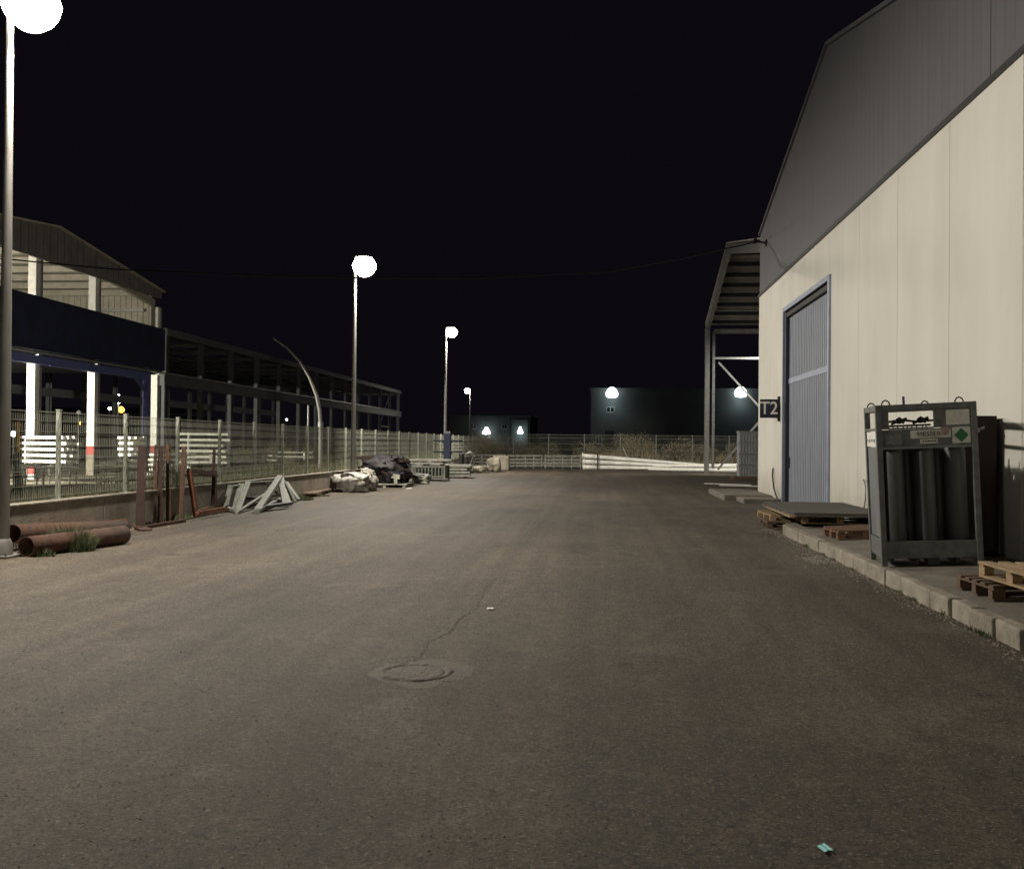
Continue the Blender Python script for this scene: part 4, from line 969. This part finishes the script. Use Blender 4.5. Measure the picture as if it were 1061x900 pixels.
for i in range(5): mb = MB(); mb.box((q.x - .15 + random.uniform(-.1, .1), q.y + .25 + i * .24, .98 + (i % 2) * .02), (1.7, .12, .09), (0, .05, random.uniform(-.1, .1))); mb.build('beam', 'rustdk', t)
q = g(414, 502); t = thing('scrap_heap', 'heap of dark grey scrap steel right of the covered load', 'scrap heap', (q.x, q.y + .6, 0))
for i in range(16):
    mb = MB(); z = .08 + .04 * i; mb.box((q.x + random.uniform(-.3, .5), q.y + .4 + random.uniform(-.1, .7), z + .05), (random.uniform(.3, .8), random.uniform(.08, .3), random.uniform(.05, .12)), (random.uniform(-.3, .3), random.uniform(-.4, .4), random.uniform(0, 3))); mb.build('scrap_piece', random.choice(('darksteel', 'greengrey', 'greengrey', 'darksteel')), t)

# grey sacks, stillage, light beam stacks
q = g(430, 501); lumpy((q.x, q.y + .4, 0), (.95, .8, .36), 31, .16, 7).build('grey_sack', 'beamlight'); o = bpy.data.objects['grey_sack']; tag(o, 'slumped pale grey sack in front of the steel crate', 'sack')
def stillage(q, W, D, Hh, label):
    t = thing('steel_crate', label, 'steel crate', (q.x, q.y + D / 2, 0), 'steel crates along the fence'); x0 = q.x - W / 2; y0 = q.y
    for x in (x0, x0 + W):
        for y in (y0, y0 + D): mb = MB(); mb.b2(x - .04, x + .04, y - .04, y + .04, 0, Hh); mb.build('corner_post', 'greengrey', t)
    mb = MB()
    mb.b2(x0 + .042, x0 + W - .042, y0 - .02, y0 + .02, .12, .2); mb.b2(x0 + .042, x0 + W - .042, y0 - .02, y0 + .02, Hh - .08, Hh)
    for i in range(9): x = x0 + .1 + i * (W - .2) / 8; mb.b2(x - .025, x + .025, y0 - .015, y0 + .015, .2, Hh - .08)
    mb.b2(x0 - .02, x0 + .02, y0 + .042, y0 + D - .042, .12, .2); mb.b2(x0 - .02, x0 + .02, y0 + .042, y0 + D - .042, Hh - .08, Hh); mb.b2(x0 + W - .01, x0 + W + .01, y0 + .05, y0 + D - .05, .12, Hh); mb.b2(x0, x0 + W, y0 + D - .01, y0 + D + .01, .12, Hh)
    mb.b2(x0 + .05, x0 + W - .05, y0 + .05, y0 + D - .05, .1, .14)
    mb.build('side_grille', 'greengrey', t)
q = g(444, 497.5); stillage(q, 1.35, 1.1, .62, 'long low grey steel crate with barred sides under pale beams')
def loosebeams(q, L, n, z0, label, m='beamlight', rz=0, rows=2, w=.12, h=.08):
    t = thing('beam_bundle', label, 'beam bundle', (q.x, q.y, z0), 'bundles of beams along the fence')
    for r in range(rows):
        mb = MB()
        for i in range(n): mb.box((q.x + random.uniform(-.12, .12), q.y + .1 + i * (w + .03), z0 + h / 2 + r * (h + .045)), (L + random.uniform(-.15, .15), w, h), (0, random.uniform(-.01, .01), rz + random.uniform(-.02, .02)))
        mb.build('beam', m, t, bevel=.008)
    for sx in (-.35, .35):
        for r in range(rows): mb = MB(); mb.box((q.x + sx * L, q.y + .1 + n * (w + .03) / 2, z0 - .022 + r * (h + .045)), (.06, n * (w + .03), .04)); mb.build('spacer', 'oldwood', t)
loosebeams(Vector((q.x - .1, q.y, 0)), 1.7, 7, .68, 'bundle of pale weathered beams lying on the barred steel crate')
q = g(466, 495); loosebeams(q, 1.8, 7, .06, 'low stack of pale beams on the ground right of the barred crate', rows=4, h=.1, m='whitepole' if False else 'beamlight')
q = g(425, 495); t_ = None; stillage(Vector((q.x, q.y + .3, 0)), 1.0, 1.0, .8, 'dark taller steel crate behind the grey sack')

# blue cantilever rack
q = g(464, 491); Yk = q.y + .8; xk = at(463.5, 480, Y=Yk).x
t = thing('cantilever_rack', 'blue steel cantilever rack with side arms beside the third street lamp', 'rack', (xk, Yk, 0))
zt = at(463, 449, Y=Yk).z
mb = MB(); mb.b2(xk - .17, xk + .17, Yk - .15, Yk - .12, .1, zt); mb.b2(xk - .17, xk + .17, Yk + .12, Yk + .15, .1, zt); mb.b2(xk - .04, xk + .04, Yk - .119, Yk + .119, .1, zt); mb.build('column', 'blue', t)
mb = MB(); mb.b2(xk - .85, xk + .85, Yk - .12, Yk + .12, 0, .099); mb.build('base', 'blue', t)
for v in (456.5, 468): 
    zz = at(463, v, Y=Yk).z
    for s_ in (-1, 1): mb = MB(); mb.bar((xk + s_ * .172, Yk - .05, zz), (xk + s_ * .78, Yk - .05, zz), .08, .08); mb.box((xk + s_ * .22, Yk - .05, zz - .08), (.08, .06, .1)); mb.build('arm', 'navy', t)
mb = MB(); mb.box((xk, Yk, zt + .06), (.3, .3, .1)); mb.build('cap', 'polest', t)

# dark trolley with bottles, then concrete bags, blocks
q = g(484, 491); t = thing('steel_trolley', 'dark steel trolley frame at the end of the left row', 'trolley', (q.x, q.y, 0))
mb = MB(); mb.b2(q.x - .45, q.x + .1, q.y, q.y + .7, .18, .24); mb.b2(q.x - .45, q.x - .25, q.y, q.y + .6, .24, 1.05); mb.b2(q.x - .2, q.x + .0, q.y + .1, q.y + .5, .24, .9); mb.build('body', 'darksteel', t, bevel=.03)
mb = MB(); mb.path([(q.x + .08, q.y, .2), (q.x + .3, q.y, .9), (q.x + .1, q.y, 1.15), (q.x - .1, q.y, 1.0)], .03, 8); mb.build('handle', 'galv', t); mb = MB(); mb.path([(q.x + .08, q.y + .6, .2), (q.x + .3, q.y + .6, .9), (q.x + .1, q.y + .6, 1.15), (q.x - .1, q.y + .6, 1.0)], .03, 8); mb.build('handle', 'galv', t)
for sx in (-.38, .05):
    mb = MB(); mb.tube((q.x + sx, q.y - .05, .12), (q.x + sx, q.y + .03, .12), .12, n=16); mb.build('wheel', 'black', t)
for u, v, s_, lb_ in ((497, 490, (.8, .7, .35), 'flattened grey sack right of the dark trolley'), (511, 489, (.7, .7, .75), 'tall slumped grey sack left of the concrete block'), ):
    q = g(u, v); o = lumpy((q.x, q.y + .4, 0), s_, u, .16, 7).build('cement_sack', 'concrete'); tag(o, lb_, 'sack', 'sacks at the end of the yard')
q = g(519, 487); mb = MB(); mb.b2(q.x - .5, q.x + .45, q.y, q.y + .8, 0, .85); o = mb.build('concrete_block', 'concrete', bevel=.05); tag(o, 'square pale concrete block standing between the sacks and the guard rails', 'concrete block')
# low barrier frames along the far end
for u0, u1, v, lb_ in ((490, 524, 486, 'low steel barrier frame behind the concrete block'), (526, 562, 487, 'left low stack of barrier frames across the yard end'), (564, 602, 487, 'right low stack of barrier frames next to the white poles')):
    a = g(u0, v); b_ = g(u1, v); Yq = 62.2 if u0 > 500 else 63.5; x0 = at(u0, v, Y=Yq).x; x1 = at(u1, v, Y=Yq).x
    t = thing('barrier_frame', lb_, 'barrier', ((x0 + x1) / 2, Yq, 0), 'barrier frames across the yard end')
    mb = MB()
    for z in (.12, .34, .55, .78): mb.bar((x0, Yq + random.uniform(-.1, .1), z), (x1, Yq + random.uniform(-.1, .1), z + .03), .07, .075)
    mb.bar((x0, Yq + .5, .8), (x1, Yq + .5, .8), .3, .05)
    mb.build('rail', 'greengrey', t)
    mb = MB(); n = 5
    for i in range(n): x = x0 + .05 + (x1 - x0 - .1) * i / (n - 1); mb.b2(x - .03, x + .03, Yq - .04 + .13, Yq + .04 + .13, 0, .85)
    mb.build('leg', 'galv', t)
# white tapering lamp columns
Yp = 60.5
def wpole(x0, z0, x1, z1, y0, y1, r0, r1, label, m='white', gr='white tapering poles stacked across the yard end'):
    mb = MB(); d = (Vector((x1, y1, z1)) - Vector((x0, y0, z0))).normalized()
    mb.path([(x0, y0, z0), (x1, y1, z1)], [r0, r1], 16)
    t = thing('white_pole', label, 'pole', (x0, y0, z0), gr); mb.build('shaft', m, t)
    mb = MB(); mb.tube(Vector((x0, y0, z0)) - d * .03, Vector((x0, y0, z0)) + d * .04, r0 * 1.45, n=14); mb.build('end_collar', m, t); mb = MB(); mb.tube(Vector((x0, y0, z0)) + d * .55, Vector((x0, y0, z0)) + d * .62, r0 * 1.08, n=14); mb.build('clamp_band', m, t)
xa = at(604, 480, Y=Yp).x; xb = at(728, 486, Y=Yp).x
names = [('front', .0), ('middle', .35), ('rear', .7)]
for lv, z, zn in ((0, .15, 'bottom'), (1, .50, 'second'), (2, .86, 'top')):
    for (nm, dy) in names[: 3 - (lv == 2)]:
        wpole(xa + random.uniform(-.05, .12), z, xb + random.uniform(-.4, .4), .12 + lv * .13, Yp + dy, Yp + dy, .14, .06, f'{nm} white tapering pole in the {zn} layer of the long pole stack')
t = thing('pole_bearer', 'pair of stacking bearers holding the thick ends of the white poles', 'bearer', (xa + .45, Yp, 0))
mb = MB()
for z in (.0, .31, .665): mb.b2(xa + .85, xa + .95, Yp - .25, Yp + .95, z, z + .03 if z else .02)
mb.b2(xa + .86, xa + .94, Yp - .27, Yp - .2, 0, 1.0); mb.build('frame', 'darksteel', t)
xc = at(676, 480, Y=58.5).x; xd = at(772, 480, Y=58.5).x
for i, (dy, z, lb_) in enumerate(((0, .13, 'front'), (.28, .13, 'second'), (.56, .13, 'rear'), (.14, .40, 'upper front'), (.42, .40, 'upper rear'))):
    wpole(xd + .1 * i, z + .02, xc + random.uniform(-.2, .3), z * .8 + .0, 57.2 + dy, 58.8 + dy, .14, .07, f'{lb_} white pole of the bright low stack behind the canopy column')
mb = MB(); mb.bar(at(645, 463, Y=64), at(651, 476, Y=64), .05); a_ = at(651, 476, Y=64); mb.bar(a_, (a_.x + .3, 64, 0), .05); tag(mb.build('leaning_rod', 'beamlight'), 'thin pale rod leaning up behind the white poles', 'rod')
# litter and white strips on the ground by the canopy
mb = MB(); a = g(752, 503); mb.box((a.x + .2, a.y + 1.0, .02), (2.0, .12, .03), (0, 0, -.5)); mb.box((a.x + .5, a.y - .4, .02), (1.6, .10, .03), (0, 0, -.35)); tag(mb.build('white_strips', 'white'), 'white painted strips lying on the ground before the grey crates', 'strip')

# ------------------------------------------------------------------ ground details
q = g(430, 697); t = thing('manhole_cover', 'worn round manhole cover set in a cracked collar in the asphalt', 'manhole cover', (q.x, q.y, 0))
from mathutils import noise as mnoise
mb = MB(); n = 64; rings = [(.262, .0005), (.25, .013), (.230, .0135), (.205, .0045)]; vs = []; fs = []
for r, z in rings:
    for k in range(n):
        a = 2 * math.pi * k / n; j = mnoise.noise(Vector((math.cos(a) * 2, math.sin(a) * 2, r * 9))) ; rr = r * (1 + .06 * j); zz = max(.0005, z * (1 + .6 * j)); vs.append((q.x + rr * math.cos(a), q.y + rr * math.sin(a), zz))
for i in range(3):
    for k in range(n): fs.append((i * n + k, i * n + (k + 1) % n, (i + 1) * n + (k + 1) % n, (i + 1) * n + k))
mb.add(vs, fs, True); mb.build('collar', 'oldlid', t)
mb = MB(); mb.lathe((q.x, q.y, 0), [(.203, .0), (.200, .006), (.19, .0065), (.02, .0075)], 48)
mb.build('lid', 'oldlid', t)
mb = MB(); n = 60; vs = []
for k in range(n):
    a = 2 * math.pi * k / n; rr = .34 + .16 * mnoise.noise(Vector((math.cos(a) * 1.3, math.sin(a) * 1.3, 3))) + .05 * mnoise.noise(Vector((math.cos(a) * 6, math.sin(a) * 6, 3))) + .12 * max(0, math.cos(a - .9)); vs.append((q.x + rr * math.cos(a), q.y + rr * math.sin(a), .0012))
vs += [(q.x + .258 * math.cos(2 * math.pi * k / n), q.y + .258 * math.sin(2 * math.pi * k / n), .006) for k in range(n)]
mb.add(vs, [(k, (k + 1) % n, n + (k + 1) % n, n + k) for k in range(n)]); mb.build('mortar_apron', 'apron', t)
def crack(pts, w, seed):
    rnd = random.Random(seed); P = []
    for a_, b_ in zip(pts[:-1], pts[1:]):
        n = max(2, int((b_ - a_).length / .05))
        for k in range(n): P.append(a_.lerp(b_, k / n))
    vs = []; off = 0
    for k, p in enumerate(P):
        off += rnd.uniform(-.03, .03); off *= .88; d = (pts[-1] - pts[0]).normalized(); s_ = Vector((d.y, -d.x, 0)); ww = w * max(.08, rnd.uniform(-.3, 1.2)) * (1 - .6 * k / len(P))
        c_ = p + s_ * off; vs += [(c_.x - s_.x * ww, c_.y - s_.y * ww, .0022), (c_.x + s_.x * ww, c_.y + s_.y * ww, .0022)]
    mb = MB(); mb.add(vs, [(2 * k, 2 * k + 1, 2 * k + 3, 2 * k + 2) for k in range(len(P) - 1)]); struct(mb.build('asphalt_crack', 'crackdark'))
crack([g(424, 690), g(440, 674), g(456, 660), g(478, 640), g(500, 618), g(527, 592)], .011, 1)
crack([g(130, 838), g(160, 822), g(205, 812)], .004, 3)
crack([g(700, 590), g(740, 620), g(800, 652), g(850, 700)], .005, 4)
crack([g(250, 620), g(300, 600), g(360, 575), g(430, 548)], .007, 5)
# ragged patch and loose stones
mb = MB()
def stone(x, y, s, z=0):
    bm_ = [(random.uniform(-1, 1), random.uniform(-1, 1)) for _ in range(1)]
    k = 5; a0 = random.uniform(0, 6); base = [(x + s * math.cos(a0 + 6.283 * i / k) * random.uniform(.7, 1.2), y + s * math.sin(a0 + 6.283 * i / k) * random.uniform(.7, 1.2), z) for i in range(k)]
    top = [(x + (p[0] - x) * .55, y + (p[1] - y) * .55, z + s * random.uniform(.5, .9)) for p in base]
    mb.add(base + top, [tuple(range(k, 2 * k))] + [(i, (i + 1) % k, k + (i + 1) % k, k + i) for i in range(k)])
for _ in range(7000):
    y = 2.2 + random.random() ** 1.5 * 14; x = random.uniform(-.62, .55) * y - .1 * y; x = max(-8.6, min(3.2, x))
    stone(x, y, random.uniform(.0022, .006) * (1.5 if random.random() < .05 else 1))
for _ in range(60):
    a = random.uniform(0, 6.28); r = random.gauss(.34, .14); stone(q.x + r * math.cos(a) + .1, q.y + r * math.sin(a) + .1, random.uniform(.003, .006))
for _ in range(700): stone(KX - abs(random.gauss(0, .12)), random.uniform(7, 19), random.uniform(.005, .016))
for _ in range(500): stone(random.uniform(KX + .15, WX - .05), random.uniform(7.6, 17), random.uniform(.004, .012), .0)
for _ in range(600): stone(FX + .1 + abs(random.gauss(0, .25)), random.uniform(10, 45), random.uniform(.008, .025))
d_ = g(848, 580)
for _ in range(160): stone(random.gauss(d_.x, .12), random.gauss(d_.y, .25), random.uniform(.008, .025))
tag(mb.build('loose_grit', 'stone'), 'loose grit and small stones scattered over the asphalt', 'grit', kind='stuff')
def scrap(q, s, m, lb_, seed, nm):
    rnd = random.Random(seed); mb = MB(); n = 4; vs = []; 
    for i in range(n + 1):
        for j in range(n + 1): vs.append((q.x + (i / n - .5) * s[0] + (j / n - .5) * s[2], q.y + (j / n - .5) * s[1], .006 + rnd.random() * .010))
    mb.add(vs, [(i * (n + 1) + j, (i + 1) * (n + 1) + j, (i + 1) * (n + 1) + j + 1, i * (n + 1) + j + 1) for i in range(n) for j in range(n)]); o = mb.build(nm, m); md = o.modifiers.new('thick', 'SOLIDIFY'); md.thickness = .001; tag(o, lb_, 'litter', 'litter on the asphalt')
scrap(g(508, 631), (.06, .10, 0), 'litter', 'small white scrap of paper in the middle of the yard', 1, 'paper_scrap')
for P_, lb_ in ((((846.5, 877.5), (849.5, 876.3), (858.5, 882.6), (854.5, 885.3)), 'left strip of cyan foil at the bottom right of the yard'), (((851, 875.8), (854, 874.8), (863.5, 882.5), (860, 883.6)), 'right strip of cyan foil at the bottom right of the yard')):
    mb = MB(); Q = [g(*p) + Vector((0, 0, .006 + .002 * k)) for k, p in enumerate(P_)]; mb.slab(Q, .002)
    tag(mb.build('foil_strip', 'cyan', bevel=.0006), lb_, 'litter', 'litter on the asphalt')
scrap(g(423.5, 506), (.2, .4, 0), 'litter', 'small white scrap beside the dark covered load', 4, 'paper_scrap')

# ------------------------------------------------------------------ render settings
S.view_settings.view_transform = 'Standard'; S.view_settings.look = 'None'; S.view_settings.exposure = 0; S.view_settings.gamma = 1
S.render.resolution_x = 1024; S.render.resolution_y = 868
S.cycles.max_bounces = 6
